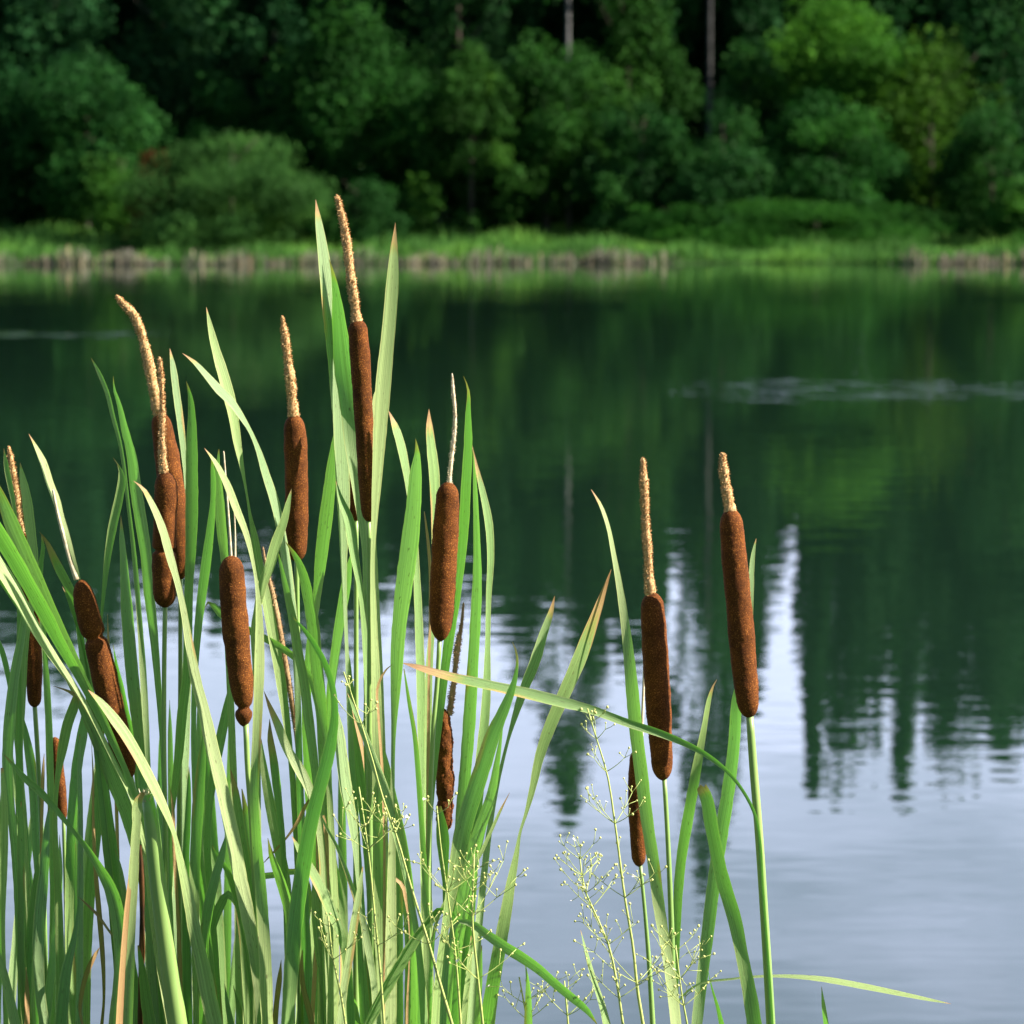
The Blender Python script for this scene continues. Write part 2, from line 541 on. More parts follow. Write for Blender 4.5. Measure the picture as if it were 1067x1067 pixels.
me, gx, gy = blades(60000, (-34, 34), lambda x, n: shore_y(x) + 0.1 + 19 * rng.random(n) ** 1.3,
                    lambda x, y, n: (0.16 + 0.75 * patch(x, y, 0.8) * rng.random(n) ** 1.6), 0.05, 0.28, 'bank_grass')
tint = np.clip(0.05 + 0.8 * patch(gx, gy, 0.5) + rng.normal(0, 0.18, len(gx)), 0, 1)
attr(me, 'tint', np.repeat(tint, 5))
go = obj('bank_grass', me, M_GRASS); tag(go, 'green grass covering the far bank below the trees', 'grass', kind='stuff')


def reed_y(x, n):
    return shore_y(x) - 0.15 + 0.9 * rng.random(n) ** 1.5


def px2x(px, d=SHORE):
    return (px - 533.5) / FPX * d


rx = []
for a, b_, n in ((-20, 155, 2600), (155, 330, 1700), (330, 420, 1000), (420, 600, 2100), (600, 692, 1700), (948, 1090, 2300), (1090, 1500, 2500), (-400, -20, 2500)):
    rx.append(rng.uniform(px2x(a), px2x(b_), n) + rng.normal(0, 0.35, n))
rx = np.concatenate(rx)
n = len(rx)
keep = rng.random(n) < 0.30 * np.clip(0.2 + 1.0 * patch(rx, rx * 0 + 3, 2.1), 0, 1)
rx = rx[keep]


def reeds():
    x = rx; n = len(x)
    y = reed_y(x, n); z = np.minimum(ground_z(x, y), 0.0) - 0.05
    h = (0.12 + 0.42 * rng.random(n) ** 1.5) * (0.45 + 0.75 * patch(x, y, 1.4)) + 0.08
    a = rng.uniform(0, math.pi, n); w_ = 0.045 * rng.uniform(0.5, 1.5, n)
    dx, dy = np.cos(a) * w_ / 2, np.sin(a) * w_ / 2
    lx, ly = rng.normal(0, 0.16, n) * h, rng.normal(0, 0.16, n) * h
    V = np.stack((np.stack((x - dx, y - dy, z), 1), np.stack((x + dx, y + dy, z), 1),
                  np.stack((x + dx * .7 + lx, y + dy * .7 + ly, z + h), 1), np.stack((x - dx * .7 + lx, y - dy * .7 + ly, z + h), 1)), 1)
    me = np_mesh('dead_reeds', V.reshape(-1, 3), np.arange(n)[:, None] * 4 + np.arange(4)[None, :], smooth=False)
    attr(me, 'tint', np.repeat(np.clip(rng.normal(0.5, 0.22, n), 0, 1), 4))
    return me


tag(obj('dead_reeds', reeds(), M_DEADREED), 'grey dead reeds standing along the far waterline', 'reeds', kind='stuff')

# ---------------------------------------------------------------- trees and bushes


def leaf_cloud(C, Nrm, size, droop=0.0, aspect=0.55):
    """rhombic leaf clumps at C facing about Nrm"""
    n = len(C)
    nr = Nrm + rng.normal(0, 0.75, (n, 3))
    nr /= np.linalg.norm(nr, axis=1)[:, None] + 1e-9
    up = rng.normal(0, 1, (n, 3)); up[:, 2] -= droop
    t1 = up - nr * (up * nr).sum(1)[:, None]
    t1 /= np.linalg.norm(t1, axis=1)[:, None] + 1e-9
    t2 = np.cross(nr, t1)
    s = size * rng.uniform(0.55, 1.35, n)[:, None]
    V = np.stack((C - t1 * s * .5, C + t2 * s * aspect * .5 + nr * s * .12, C + t1 * s * .5, C - t2 * s * aspect * .5 + nr * s * .12), 1)
    return V.reshape(-1, 3)


def crown_arrays(kind, n_leaf, size, seed, blunt=False):
    """unit crown: height 1 (z 0..1), half width 0.5. Returns verts and per-vertex tint"""
    g = np.random.default_rng(seed)
    lobes = []
    if kind == 'round':
        for _ in range(46):
            u = g.normal(size=3); u /= np.linalg.norm(u)
            rr = g.uniform(0.45, 1.0)
            z = 0.54 + u[2] * 0.37 * rr
            wz = 1.0 if z < 0.6 else max(0.25, 1 - (z - 0.6) * (0.7 if blunt else 1.7))
            lobes.append((u[0] * 0.40 * rr * wz + g.normal(0, .02), u[1] * 0.40 * rr * wz, z, g.uniform(0.09, 0.17)))
    elif kind == 'tall':
        for _ in range(60):
            z = g.uniform(0.10, 0.97)
            rmax = 0.42 * math.sin(min(1, (z + 0.10) * 1.05) * math.pi) ** 0.6 + 0.04
            a = g.uniform(0, 2 * math.pi); rr = rmax * math.sqrt(g.uniform(0.15, 1))
            lobes.append((math.cos(a) * rr, math.sin(a) * rr, z, g.uniform(0.05, 0.12)))
    elif kind == 'bush':
        for _ in range(44):
            a = g.uniform(0, 2 * math.pi); rr = 0.42 * math.sqrt(g.uniform(0, 1))
            zt = math.sqrt(max(0.02, 1 - (rr / 0.5) ** 2))
            z = g.uniform(0.1, 0.92) * zt
            lobes.append((math.cos(a) * rr, math.sin(a) * rr, z, g.uniform(0.09, 0.17)))
    else:                                       # spire: conifer, whorls of drooping boughs
        for q in range(26):
            z = 0.06 + 0.92 * (q / 25) ** 0.9
            rmax = 0.46 * (1 - z) ** 0.8 + 0.03
            for _ in range(5):
                a = g.uniform(0, 2 * math.pi); rr = rmax * g.uniform(0.4, 1.0)
                lobes.append((math.cos(a) * rr, math.sin(a) * rr, z - rr * 0.12, 0.035 + 0.09 * rmax))
    lob = np.array(lobes)
    wgt = lob[:, 3] ** 2; wgt /= wgt.sum()
    k = g.choice(len(lob), n_leaf, p=wgt)
    u = g.normal(size=(n_leaf, 3)); u /= np.linalg.norm(u, axis=1)[:, None]
    r = lob[k, 3] * (0.30 + 0.95 * g.random(n_leaf) ** 0.7)
    C = lob[k, :3] + u * r[:, None] * np.array((1, 1, 0.8))
    lt = np.clip(g.normal(0.45, 0.23, len(lob)), 0, 1)
    tint = np.clip(lt[k] + g.normal(0, 0.10, n_leaf), 0, 1)
    return C, u, tint, size


def crown_mesh(kind, n, size, seed, scale, droop=0.0, aspect=0.55):
    C, u, tint, s = crown_arrays(kind, n, size, seed)
    C = C * np.array(scale)
    V = leaf_cloud(C, u, size, droop, aspect)
    me = np_mesh('crown', V, np.arange(n)[:, None] * 4 + np.arange(4)[None, :], smooth=False)
    attr(me, 'tint', np.repeat(tint, 4))
    return me


def trunk_mesh(h, r, seed, limbs=5, bare=False):
    g = np.random.default_rng(seed)
    zz = np.linspace(-0.4, h * (0.97 if bare else 0.82), 9)
    C = np.stack((g.normal(0, 0.02, 9).cumsum() * r * 4, g.normal(0, 0.02, 9).cumsum() * r * 4, zz), 1)
    parts = [tube(C, np.linspace(r, r * 0.25, 9), 8)]
    for q in range(limbs):
        z0 = h * g.uniform(0.3, 0.75); a = g.uniform(0, 6.28); L_ = h * g.uniform(0.12, 0.25)
        p0 = np.array((np.interp(z0, zz, C[:, 0]), np.interp(z0, zz, C[:, 1]), z0))
        d = np.array((math.cos(a), math.sin(a), 0.7))
        P = np.stack([p0 + d * L_ * f + np.array((0, 0, 0.15 * L_ * f * f)) for f in np.linspace(0, 1, 5)])
        parts.append(tube(P, np.linspace(r * 0.35, r * 0.08, 5), 5))
    V, Q, T = merge(parts)
    return np_mesh('trunk', V, Q, T)


def tree(name, cat, label, px, d, ytop, wpx, kind, n=7000, size=0.24, color=(1, 1, 1), group=None, trunk_r=None, bark=None, droop=0.0, aspect=0.55, clear=0.0, ybase=None, limbs=5):
    x = (px - 533.5) / FPX * d
    z0 = float(ground_z(x, d))
    h = CAM[2] + (HORIZON - ytop) / FPX * d - z0
    wid = wpx * (1.22 if kind in ('round', 'tall') else 1.08) / FPX * d
    root = empty(name, (x, d, z0), label, cat, group)
    seed = int(px * 7 + d * 13) % 99991
    me = crown_mesh(kind, n, size, seed, (wid, wid, h * (1 - clear)), droop, aspect)
    c = obj('crown', me, M_TREE, root)
    c.location = (0, 0, h * clear - (0.09 * h if not clear else 0))
    if not clear: c.scale = (1.12, 1.12, 1.09)
    c.color = (*color, 1)
    r = trunk_r or max(0.05, 0.016 * h)
    obj('trunk' if kind in ('round', 'tall', 'spire') else 'stems', trunk_mesh(h * 0.98, r, seed + 1, limbs), bark or M_BARK, root)
    return root


# front: shrubs and trees one can tell apart on the far bank
tree('willow_bush', 'bush', 'broad grey-green willow bush bulging over the far waterline', 243, 123, 122, 172, 'bush', 19000, 0.20, (2.6, 1.95, 2.1), droop=2.2, aspect=0.35)
tree('bush', 'bush', 'bright green bush at the left of the reddish-brown shrub', 126, 128, 146, 88, 'bush', 5000, 0.2, (1.9, 1.7, 1.0))
tree('shrub', 'bush', 'reddish-brown shrub beside the broad willow bush', 158, 124.6, 146, 46, 'bush', 3500, 0.18, (4.2, 0.55, 0.9))
tree('bush', 'bush', 'low dark bush between the broad willow bush and the pale-edged tree', 372, 126, 176, 100, 'bush', 6000, 0.2, (1.0, 1.1, 1.1), droop=1.5, aspect=0.4)
tree('broadleaf_tree', 'tree', 'upright pale-edged tree above the tallest cattail leaves', 492, 131, 50, 125, 'tall', 10000, 0.22, (1.5, 1.35, 1.0))
tree('broadleaf_tree', 'tree', 'spreading tree with layered boughs in the middle of the far bank', 570, 132, 26, 130, 'round', 9000, 0.24, (1.15, 1.2, 0.95))
tree('bush', 'bush', 'round dark bush at the foot of the grey bare trunk', 668, 130, 84, 115, 'bush', 9000, 0.22, (0.95, 1.1, 1.15))
tree('bush', 'bush', 'round bush with greyish leaves just under the lime-green tree', 752, 129, 100, 110, 'bush', 8000, 0.22, (0.9, 1.05, 1.15))
tree('bush', 'bush', 'wide dark bush under the lime-green tree, its base behind tall weeds', 860, 130.5, 102, 150, 'bush', 11000, 0.22, (0.95, 1.2, 1.0))
tree('broadleaf_tree', 'tree', 'lime-green sunlit tree, brightest on the far bank', 868, 134, -12, 150, 'round', 9000, 0.24, (2.3, 2.1, 1.1), clear=0.36)
tree('broadleaf_tree', 'tree', 'thin tree with yellowish sprays beside the lime-green tree', 968, 133, 24, 120, 'round', 4600, 0.22, (2.2, 1.6, 0.8))
tree('bush', 'bush', 'grey-green bush at the right end of the far bank under the wood', 1032, 130, 92, 110, 'bush', 8000, 0.22, (1.15, 1.25, 1.15))
tree('bush', 'bush', 'low olive bush by the right frame edge on the bank grass', 1062, 126.5, 168, 80, 'bush', 5000, 0.2, (1.5, 1.5, 1.1))
tree('broadleaf_tree', 'tree', 'bluish-green tree with a broken crown behind the bright green bush', 92, 133, 48, 140, 'round', 9500, 0.24, (1.05, 1.25, 1.3))
tree('broadleaf_tree', 'tree', 'small round tree behind the top of the broad willow bush', 240, 135, 68, 105, 'round', 7000, 0.24, (0.95, 1.15, 1.0))
tree('broadleaf_tree', 'tree', 'large tree with pale leaf sprays behind the tallest cattail spike', 372, 134, -20, 160, 'round', 13000, 0.25, (1.15, 1.3, 1.05))
tree('broadleaf_tree', 'tree', 'dark bluish tree at the left frame edge', 8, 134, 66, 105, 'round', 7000, 0.24, (0.7, 0.95, 1.1))
tree('weeds', 'weeds', 'strip of tall dark weeds in front of the wide dark bush', 850, 126, 201, 240, 'bush', 9000, 0.16, (1.6, 1.75, 1.1)).scale.y = 0.35
tree('weeds', 'weeds', 'small patch of tall weeds below the spreading tree', 690, 127, 206, 100, 'bush', 3500, 0.15, (1.2, 1.5, 0.9)).scale.y = 0.4
tree('birch_tree', 'tree', 'birch whose pale trunk shows above the spreading tree', 592, 134.5, -330, 95, 'tall', 4500, 0.28, (1.0, 1.15, 0.9), trunk_r=0.11, bark=M_BIRCH, clear=0.40, limbs=0)
tree('pine_tree', 'tree', 'tree with a bare grey trunk rising beside the lime-green tree', 738, 134.5, -420, 80, 'tall', 4500, 0.28, (0.8, 1.0, 0.9), trunk_r=0.12, bark=simple('grey_bark', (0.03, 0.03, 0.03), (0.06, 0.06, 0.06), 5, 0.9, 0.01, 0.2), clear=0.375, limbs=0)

# second rank, filling the view up to the wood
tree('broadleaf_tree', 'tree', 'dark tree rising behind the small round tree and the willow bush', 186, 138, -50, 120, 'round', 9000, 0.27, (0.95, 1.0, 1.5))
tree('broadleaf_tree', 'tree', 'tall dark tree directly behind the pale-edged upright tree', 478, 138, -70, 130, 'round', 9500, 0.27, (0.95, 1.0, 1.3))
tree('broadleaf_tree', 'tree', 'tree of flat layered boughs between the two bare trunks', 655, 138, -40, 125, 'tall', 9500, 0.26, (1.3, 1.25, 1.0))
tree('broadleaf_tree', 'tree', 'small leafy tree close to the right of the grey bare trunk', 772, 135.5, 42, 72, 'round', 5500, 0.23, (1.2, 1.25, 1.2))
tree('broadleaf_tree', 'tree', 'tall dark tree behind the grey-green bush at the right end', 1040, 138, -70, 140, 'round', 9500, 0.27, (0.85, 1.0, 1.3))
tree('broadleaf_tree', 'tree', 'tall bluish tree at the left end behind the tree with a broken crown', 58, 138, -60, 130, 'round', 9500, 0.27, (0.9, 1.05, 1.7))
tree('broadleaf_tree', 'tree', 'dark narrow tree in the gap left of the large tree with pale sprays', 288, 138.5, -20, 90, 'tall', 7500, 0.27, (0.75, 0.9, 1.4))


def wood():
    """the dark wood behind: reads as one mass"""
    Vs, Ts = [], []
    spots = []
    # tall ones: (photo x, y where the crown top is mirrored in the water, width px)
    for px, yr, wpx in ((-60, 660, 80), (28, 640, 70), (80, 660, 80), (130, 640, 80), (180, 675, 80), (222, 660, 50), (335, 700, 90), (388, 680, 80), (440, 715, 80),
                        (500, 680, 80), (548, 715, 80), (606, 745, 80), (656, 735, 70), (690, 650, 34), (765, 775, 62), (790, 720, 34), (850, 815, 44), (876, 845, 62), (912, 825, 62), (946, 810, 58),
                        (985, 860, 72), (1020, 840, 84), (1060, 875, 90), (1110, 850, 90), (1170, 800, 80), (1240, 820, 90), (-130, 680, 90), (-200, 640, 90), (-280, 690, 90), (1320, 760, 90)):
        d = 144 + 8 * rng.random()
        spots.append((px, d, HORIZON - (yr - HORIZON) + 2 * CAM[2] / d * FPX, wpx * (1.35 if wpx > 40 else 1.1), 'tall' if wpx < 60 else 'round', 6500, 0.45))
    for k in range(62):                         # middle storey that closes the view between the trunks
        px = -330 + k * 28 + rng.uniform(-12, 12)
        d = 139 + 9 * rng.random()
        gap = min(abs(px - v) for v in (262, 716, 826))
        spots.append((px, d, rng.uniform(-215, -130) if gap > 17 else rng.uniform(-120, -80), rng.uniform(80, 125) if gap > 17 else 50, 'round', 5000, 0.42))
    for k in range(70):                         # bushes at the foot of the wood
        px = -330 + k * 25 + rng.uniform(-10, 10)
        spots.append((px, 135.5 + 3 * rng.random(), rng.uniform(70, 175), rng.uniform(70, 120), 'bush', 1900, 0.33))
    for px, d, ytop, wpx, kind, n, s in spots:
        x = (px - 533.5) / FPX * d
        z0 = float(ground_z(x, d))
        h = CAM[2] + (HORIZON - ytop) / FPX * d - z0
        wid = wpx / FPX * d
        C, u, tint, _ = crown_arrays(kind, n, s, int(rng.integers(1 << 30)), blunt=ytop < -250)
        C = C * np.array((wid, wid, h)) + np.array((x, d, z0))
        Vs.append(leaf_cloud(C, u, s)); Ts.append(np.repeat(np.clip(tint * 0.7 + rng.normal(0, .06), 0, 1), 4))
    V = np.vstack(Vs); n = len(V) // 4
    me = np_mesh('dark_wood', V, np.arange(n)[:, None] * 4 + np.arange(4)[None, :], smooth=False)
    attr(me, 'tint', np.concatenate(Ts))
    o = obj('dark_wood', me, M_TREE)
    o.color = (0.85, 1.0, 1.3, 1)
    tag(o, 'dark dense wood closing the view behind the far bank trees', 'wood', kind='stuff')


wood()

# ---------------------------------------------------------------- cattails
PX = 1.0 / FPX
CODE = {'p': 43, 'g': -46, 'd': -14, 's': 15, 'n': -32}


def base_pt(xb, d):
    return np.array(((xb - 533.5) * PX * d, d, -0.05))


def leaf_mesh(pts, base, d, code, dry, bend=0.0, cut=False, dtip=0.0):
    """strap leaf through photograph points (x, y, width px), carried on below the frame to the plant's base"""
    P = []
    npt = len(pts)
    for k, (x, y, w_) in enumerate(pts):
        dd = d + dtip * (1 - k / max(1, npt - 1))
        p = at(x, y, dd)
        P.append((*p, w_ * PX * dd * 0.93))
    last = np.array(P[-1][:3]); prev = np.array(P[-2][:3])
    sl = (last - prev) / (np.linalg.norm(last - prev) + 1e-9)
    L_ = np.linalg.norm(base - last)
    wl = P[-1][3]
    for f in (0.3, 0.6, 0.85):
        lin = last + (base - last) * f
        ext = last + sl * L_ * f
        k = (1 - f) ** 2 * 0.9
        q = lin * (1 - k) + ext * k
        P.append((*q, wl + (max(wl, 0.015) - wl) * f))
    P.append((*base, 0.012))
    S, q = spline(P, 0.0085)
    # thin out the part nobody sees
    C = S[:, :3]; W = np.maximum(S[:, 3], 0.0004)
    vis = q <= np.linalg.norm(np.diff(np.array(P)[:npt, :3], axis=0), axis=1).sum() + 0.05
    idx = [k for k in range(len(C)) if vis[k] or k % 5 == 0 or k == len(C) - 1]
    C, W, q = C[idx], W[idx], q[idx]
    n = len(C)
    T = np.gradient(C, axis=0); T /= np.linalg.norm(T, axis=1)[:, None]
    W = W * np.clip(np.abs(T[:, 2]), 0.78, 1) ** 0.7
    Vw = C - CAM; Vw /= np.linalg.norm(Vw, axis=1)[:, None]
    S0 = np.cross(T, Vw); S0 /= np.linalg.norm(S0, axis=1)[:, None] + 1e-9
    # keep the side direction pointing to the right (towards the sun) when the blade is upright
    sg = np.where(S0[:, 0] < -0.0, -1.0, 1.0)
    if np.abs(T[:, 0]).max() > 0.9: sg = np.full(n, 1.0 if S0[:, 0].mean() > 0 else -1.0)
    S0 = S0 * sg[:, None]
    Vp = np.cross(S0, T); Vp *= np.sign((Vp * Vw).sum(1))[:, None]
    visible = max(q[min(n - 1, int(vis.sum()) - 1)], 0.05)
    u = np.clip(q / visible, 0, 1)
    angs = [CODE[c] + random.uniform(-9, 9) for c in code]
    if len(angs) == 1: angs = angs * 2
    ph = np.interp(u, np.linspace(0.08, 0.92, len(angs)), angs) if len(angs) > 2 else angs[0] + (angs[1] - angs[0]) * (lambda v: v * v * (3 - 2 * v))(np.clip((u - 0.25) / 0.5, 0, 1))
    ph = np.radians(ph + 5 * np.sin(q * 9 + random.uniform(0, 6)))
    side = np.cos(ph)[:, None] * S0 + np.sin(ph)[:, None] * Vp
    nor = -np.cos(ph)[:, None] * Vp + np.sin(ph)[:, None] * S0
    half = W / 2 / np.cos(ph)
    us = np.array((-1, -0.78, -0.4, 0, 0.4, 0.78, 1.0))
    crease = random.uniform(0.10, 0.22)
    wav = 1 + 0.025 * np.sin(q * 55 + random.uniform(0, 6)) + 0.02 * rng.normal(size=n)
    V = C[:, None, :] + (half * wav)[:, None, None] * us[None, :, None] * side[:, None, :] + (half * crease)[:, None, None] * (us ** 2 - 0.4)[None, :, None] * nor[:, None, :]
    m_ = len(us)
    i = np.arange(n - 1)[:, None] * m_; j = np.arange(m_ - 1)[None, :]
    Q = np.stack((i + j, i + j + 1, i + m_ + j + 1, i + m_ + j), -1).reshape(-1, 4)
    if cut:
        V[0] += (rng.normal(0, 0.0012, (m_, 1)) - 0.0005) * T[0][None, :]
    me = np_mesh('leaf', V.reshape(-1, 3) - base, Q)
    dl = dry * PX * d
    dv = np.clip(1.05 - q / max(dl, 1e-4) * 0.8, 0, 1) if dry < 900 else np.full(n, 0.7)
    side_dry = np.zeros((n, len(us)))
    if dry < 900 and random.random() < 0.45:            # a scorched stretch along one margin
        qc = random.uniform(0.05, max(0.06, visible * 0.9)); ql = random.uniform(0.015, 0.05)
        sgn = random.choice((-1, 1))
        side_dry = 0.6 * np.exp(-((q - qc) / ql) ** 2)[:, None] * np.clip(sgn * us * 1.6 - 0.35, 0, 1)[None, :]
    edge = 0.22 * (np.abs(us) > 0.9) * (dry > 25)
    attr(me, 'dry', np.clip(dv[:, None] + side_dry + edge[None, :] * (dv[:, None] > 0.02) * 2, 0, 1).ravel())
    attr(me, 'across', np.repeat(us[None, :], n, 0).ravel())
    attr(me, 'along', np.repeat(q[:, None], m_, 1).ravel())
    return me


def stem_path(pts, base, d, dbase):
    P = [(*at(x, y, d), w_ * PX * d / 2) for x, y, w_ in pts]
    last = np.array(P[-1][:3]); sl = last - np.array(P[-2][:3]); sl /= np.linalg.norm(sl)
    L_ = np.linalg.norm(base - last)
    for f in (0.35, 0.7):
        k = (1 - f) ** 2 * 0.9
        q = (last + (base - last) * f) * (1 - k) + (last + sl * L_ * f) * k
        P.append((*q, P[-1][3] * (1 + 0.1)))
    P.append((*base, 0.006))
    return P


def stem_mesh(pts, base, d, seg=9, name='stem'):
    S, q = spline(stem_path(pts, base, d, d), 0.02)
    V, Q, T = tube(S[:, :3] - base, np.maximum(S[:, 3], 0.0008), seg)
    return np_mesh(name, V, Q, T)


def head_mesh(pts, base, d, pinch=(), rough=1.0):
    """velvety cylinder; pts = (x, y, width px) from top to bottom; pinch = fractions where it is nipped in"""
    P = [(*at(x, y, d), w_ * PX * d / 2) for x, y, w_ in pts]
    S, q = spline(P, 0.0016)
    u = q / q[-1]
    Ltot = q[-1]
    r = S[:, 3].copy()
    rm = r.mean()
    e0 = np.clip(q / (rm * 1.25), 0, 1); e1 = np.clip((Ltot - q) / (rm * 1.5), 0, 1)
    r *= np.sqrt(np.maximum(0.03, 1 - (1 - e0) ** 2.2)) * np.sqrt(np.maximum(0.03, 1 - (1 - e1) ** 2.4))
    for f in pinch:
        r *= 1 - 0.30 * np.exp(-((u - f) / 0.016) ** 2)
    ph = rng.uniform(0, 6, 4)
    r *= 1 + rough * (0.014 * np.sin(u * 23 + ph[0]) + 0.010 * np.sin(u * 51 + ph[1]))
    seg = 40
    V, Q, T = tube(S[:, :3], r, seg)
    n = len(S)
    # lumps in the felt
    th = np.arange(seg) * 2 * math.pi / seg
    lump = rough * (0.011 * np.sin(u[:, None] * 37 + 3 * th[None, :] + ph[2]) + 0.010 * np.sin(u[:, None] * 17 - 2 * th[None, :] + ph[3]) + 0.013 * rng.normal(size=(n, seg)))
    C = np.repeat(S[:, None, :3], seg, 1).reshape(-1, 3)
    V[:n * seg] += (V[:n * seg] - C) * lump.reshape(-1, 1)
    return np_mesh('seed_head', V - base, Q, T)


def spike_mesh(pts, base, d, fluff=1.0):
    P = [(*at(x, y, d), w_ * PX * d / 2) for x, y, w_ in pts]
    S, q = spline(P, 0.0022)
    r = np.maximum(S[:, 3], 0.0004)
    u = q / q[-1]
    r = r * (0.82 + 0.08 * fluff * (np.sin(u * 17 + rng.uniform(0, 6)) + np.sin(u * 41 + rng.uniform(0, 6)) * 0.6))
    r[0] *= 0.5
    parts = [tube(S[:, :3], r, 14, bump=0.09 * fluff)]
    if fluff > 0.2:
        # crumbs of spent anthers clinging to the axis
        n = int(q[-1] * 22000 * fluff)
        k = rng.integers(0, len(S), n); th = rng.uniform(0, 2 * math.pi, n)
        T, A, B = frames(S[:, :3])
        rad = np.cos(th)[:, None] * A[k] + np.sin(th)[:, None] * B[k]
        c = S[k, :3] + rad * (r[k] * 0.8)[:, None]
        ln = rng.uniform(0.0008, 0.0036, n)[:, None] * np.minimum(1, r[k] / 0.003)[:, None]
        dirv = rad + rng.normal(0, 0.6, (n, 3)); dirv /= np.linalg.norm(dirv, axis=1)[:, None]
        sd_ = np.cross(dirv, rng.normal(0, 1, (n, 3))); sd_ /= np.linalg.norm(sd_, axis=1)[:, None]
        V = np.stack((c - sd_ * 0.0004, c + sd_ * 0.0004, c + dirv * ln + sd_ * 0.00025, c + dirv * ln - sd_ * 0.00025), 1).reshape(-1, 3)
        parts.append((V, np.arange(n)[:, None] * 4 + np.arange(4)[None, :], []))
    V, Q, T = merge(parts)
    return np_mesh('flower_spike', V - base, Q, T)


def pts(s):
    return [tuple(float(v) for v in p.split(',')) for p in s.split()]


PLANTS = {}


def plant(key, label, xb, d, name='cattail_plant', cat='cattail', group=None):
    b_ = base_pt(xb, d)
    o = empty(name, b_, label, cat, group)
    PLANTS[key] = (o, b_, d)
    return o


def leaf(key, d, code, dry, s, label=None, cut=False, dtip=None):
    o, b_, _ = PLANTS[key]
    if dtip is None: dtip = random.uniform(-0.02, 0.02)
    me = leaf_mesh(pts(s), b_, d, code, dry, cut=cut, dtip=dtip)
    return obj('leaf', me, M_LEAF, o, label)


def cattail(key, label, xb, d, head, spike, stem, pinch=(), spike_mat=None, fluff=1.0, extra_spike=None, db=None, rough=1.0):
    o = plant(key, label, xb, db or d, group='cattails with brown seed heads')
    _, b_, _ = PLANTS[key]
    obj('seed_head', head_mesh(pts(head), b_, d, pinch, rough), M_HEAD, o)
    if spike:
        obj('flower_spike', spike_mesh(pts(spike), b_, d, fluff), spike_mat or M_SPIKE, o)
    if extra_spike:
        obj('flower_spike', spike_mesh(pts(extra_spike), b_, d, fluff), spike_mat or M_SPIKE, o)
    obj('stem', stem_mesh(pts(stem), b_, d), M_STEM, o)
    return o


# --- the plants that carry heads
cattail('A', 'tall cattail whose long tan spike bends over to one side above a half hidden head', 196, 4.16,
        '166,430,20 173,470,25 180,520,27 185,560,25 188,604,17',
        '121,308,5 128,316,8 139,328,10 147,347,11 153,370,12 158,395,13 163,418,14 166,434,13', '188,600,5 188,700,5 187,850,6 188,1067,7')
cattail('B', 'cattail with a nipped-in brown head in front of the bent-spike one', 172, 4.0,
        '172,491,21 173,515,24 172,545,24 171,573,25 171,600,25 172,633,23',
        '166,372,4 168,395,6 169,420,6 169,445,8 169,468,9 171,494,13', '172,630,5 171,700,5 171,780,5 172,867,6 174,1067,7', pinch=(0.58,))
cattail('C', 'cattail with a plain brown head and straight tan spike beside the pale crossing leaves', 313, 4.10,
        '306,432,21 308,465,24 309,510,24 309,550,24 309,585,20', '294,329,4 297,350,8 300,375,10 303,400,12 305,420,12 306,436,13', '309,580,5 310,650,5 311,760,6 313,1067,7')
cattail('D', 'tallest cattail, its slender brown head between two long pale leaves', 384, 4.0,
        '372,333,20 375,370,21 378,420,20 381,470,19 383,510,18 385,544,14',
        '351,203,4 355,220,8 360,245,10 364,275,11 367,300,11 370,320,12 372,336,14', '384,540,5 385,620,5 385,760,6 386,1067,7')
cattail('D2', 'cattail head almost hidden behind the tallest one', 372, 4.2, '368,440,15 370,490,17 371,543,14', None, '371,540,5 371,650,5 371,1067,7')
cattail('E', 'cattail with a fat brown head under a bare pale spike', 450, 3.98,
        '467,502,20 466,525,25 464,560,27 462,600,27 460,640,25 459,668,18',
        '471,389,2 472,405,4 474,430,4 473,455,5 470,480,5 468,505,6', '458,664,5 456,704,5 452,751,5 449,810,5 447,870,5 446,950,5 446,1067,7', fluff=0.35, spike_mat=M_PALESPIKE)
cattail('F', 'old cattail with a torn ragged head and shrivelled spike below the fat-headed one', 464, 4.14,
        '462,738,9 463,760,16 463,790,18 464,825,18 462,868,15',
        '483,628,2 481,650,4 477,672,7 474,700,6 471,725,7 468,745,8', '462,862,5 463,905,5 464,960,5 464,1067,6', rough=3.6, spike_mat=M_DRYSTEM, fluff=0.6)
cattail('G', 'slanting cattail with a two-part head and a bare withered spike', 178, 4.03,
        '84,604,17 88,625,23 93,645,25 98,662,25 103,680,26 111,715,27 119,750,26 127,780,24 136,811,15',
        '55,510,3 59,530,4 67,562,5 74,588,5 80,604,8', '135,806,6 146,850,6 157,920,6 168,1067,7', pinch=(0.29,), spike_mat=M_PALESPIKE, fluff=0.15)
cattail('H', 'cattail with a thick head ending in a small knob and two thread-thin bare spikes', 268, 3.94,
        '241,579,24 242,610,27 245,650,28 249,690,26 253,725,22 254,737,17 254,745,19 254,757,15',
        '233,470,2 236,510,2.5 239,550,3 241,582,4', '256,754,6 258,800,6 261,840,6 265,900,7 270,1067,8', pinch=(0.89,), spike_mat=M_PALESPIKE, fluff=0.0,
        extra_spike='244,532,1.5 245,556,2 245,582,3')
cattail('I', 'cattail with a dark straight head and knobbly tan spike, second from the right end', 700, 4.0,
        '679,617,22 681,650,26 684,700,27 687,750,26 691,813,20',
        '670,477,5 671,500,9 672,525,10 673,550,9 675,575,11 676,598,11 678,620,13', '692,810,5 695,860,5 699,950,6 702,1067,7')
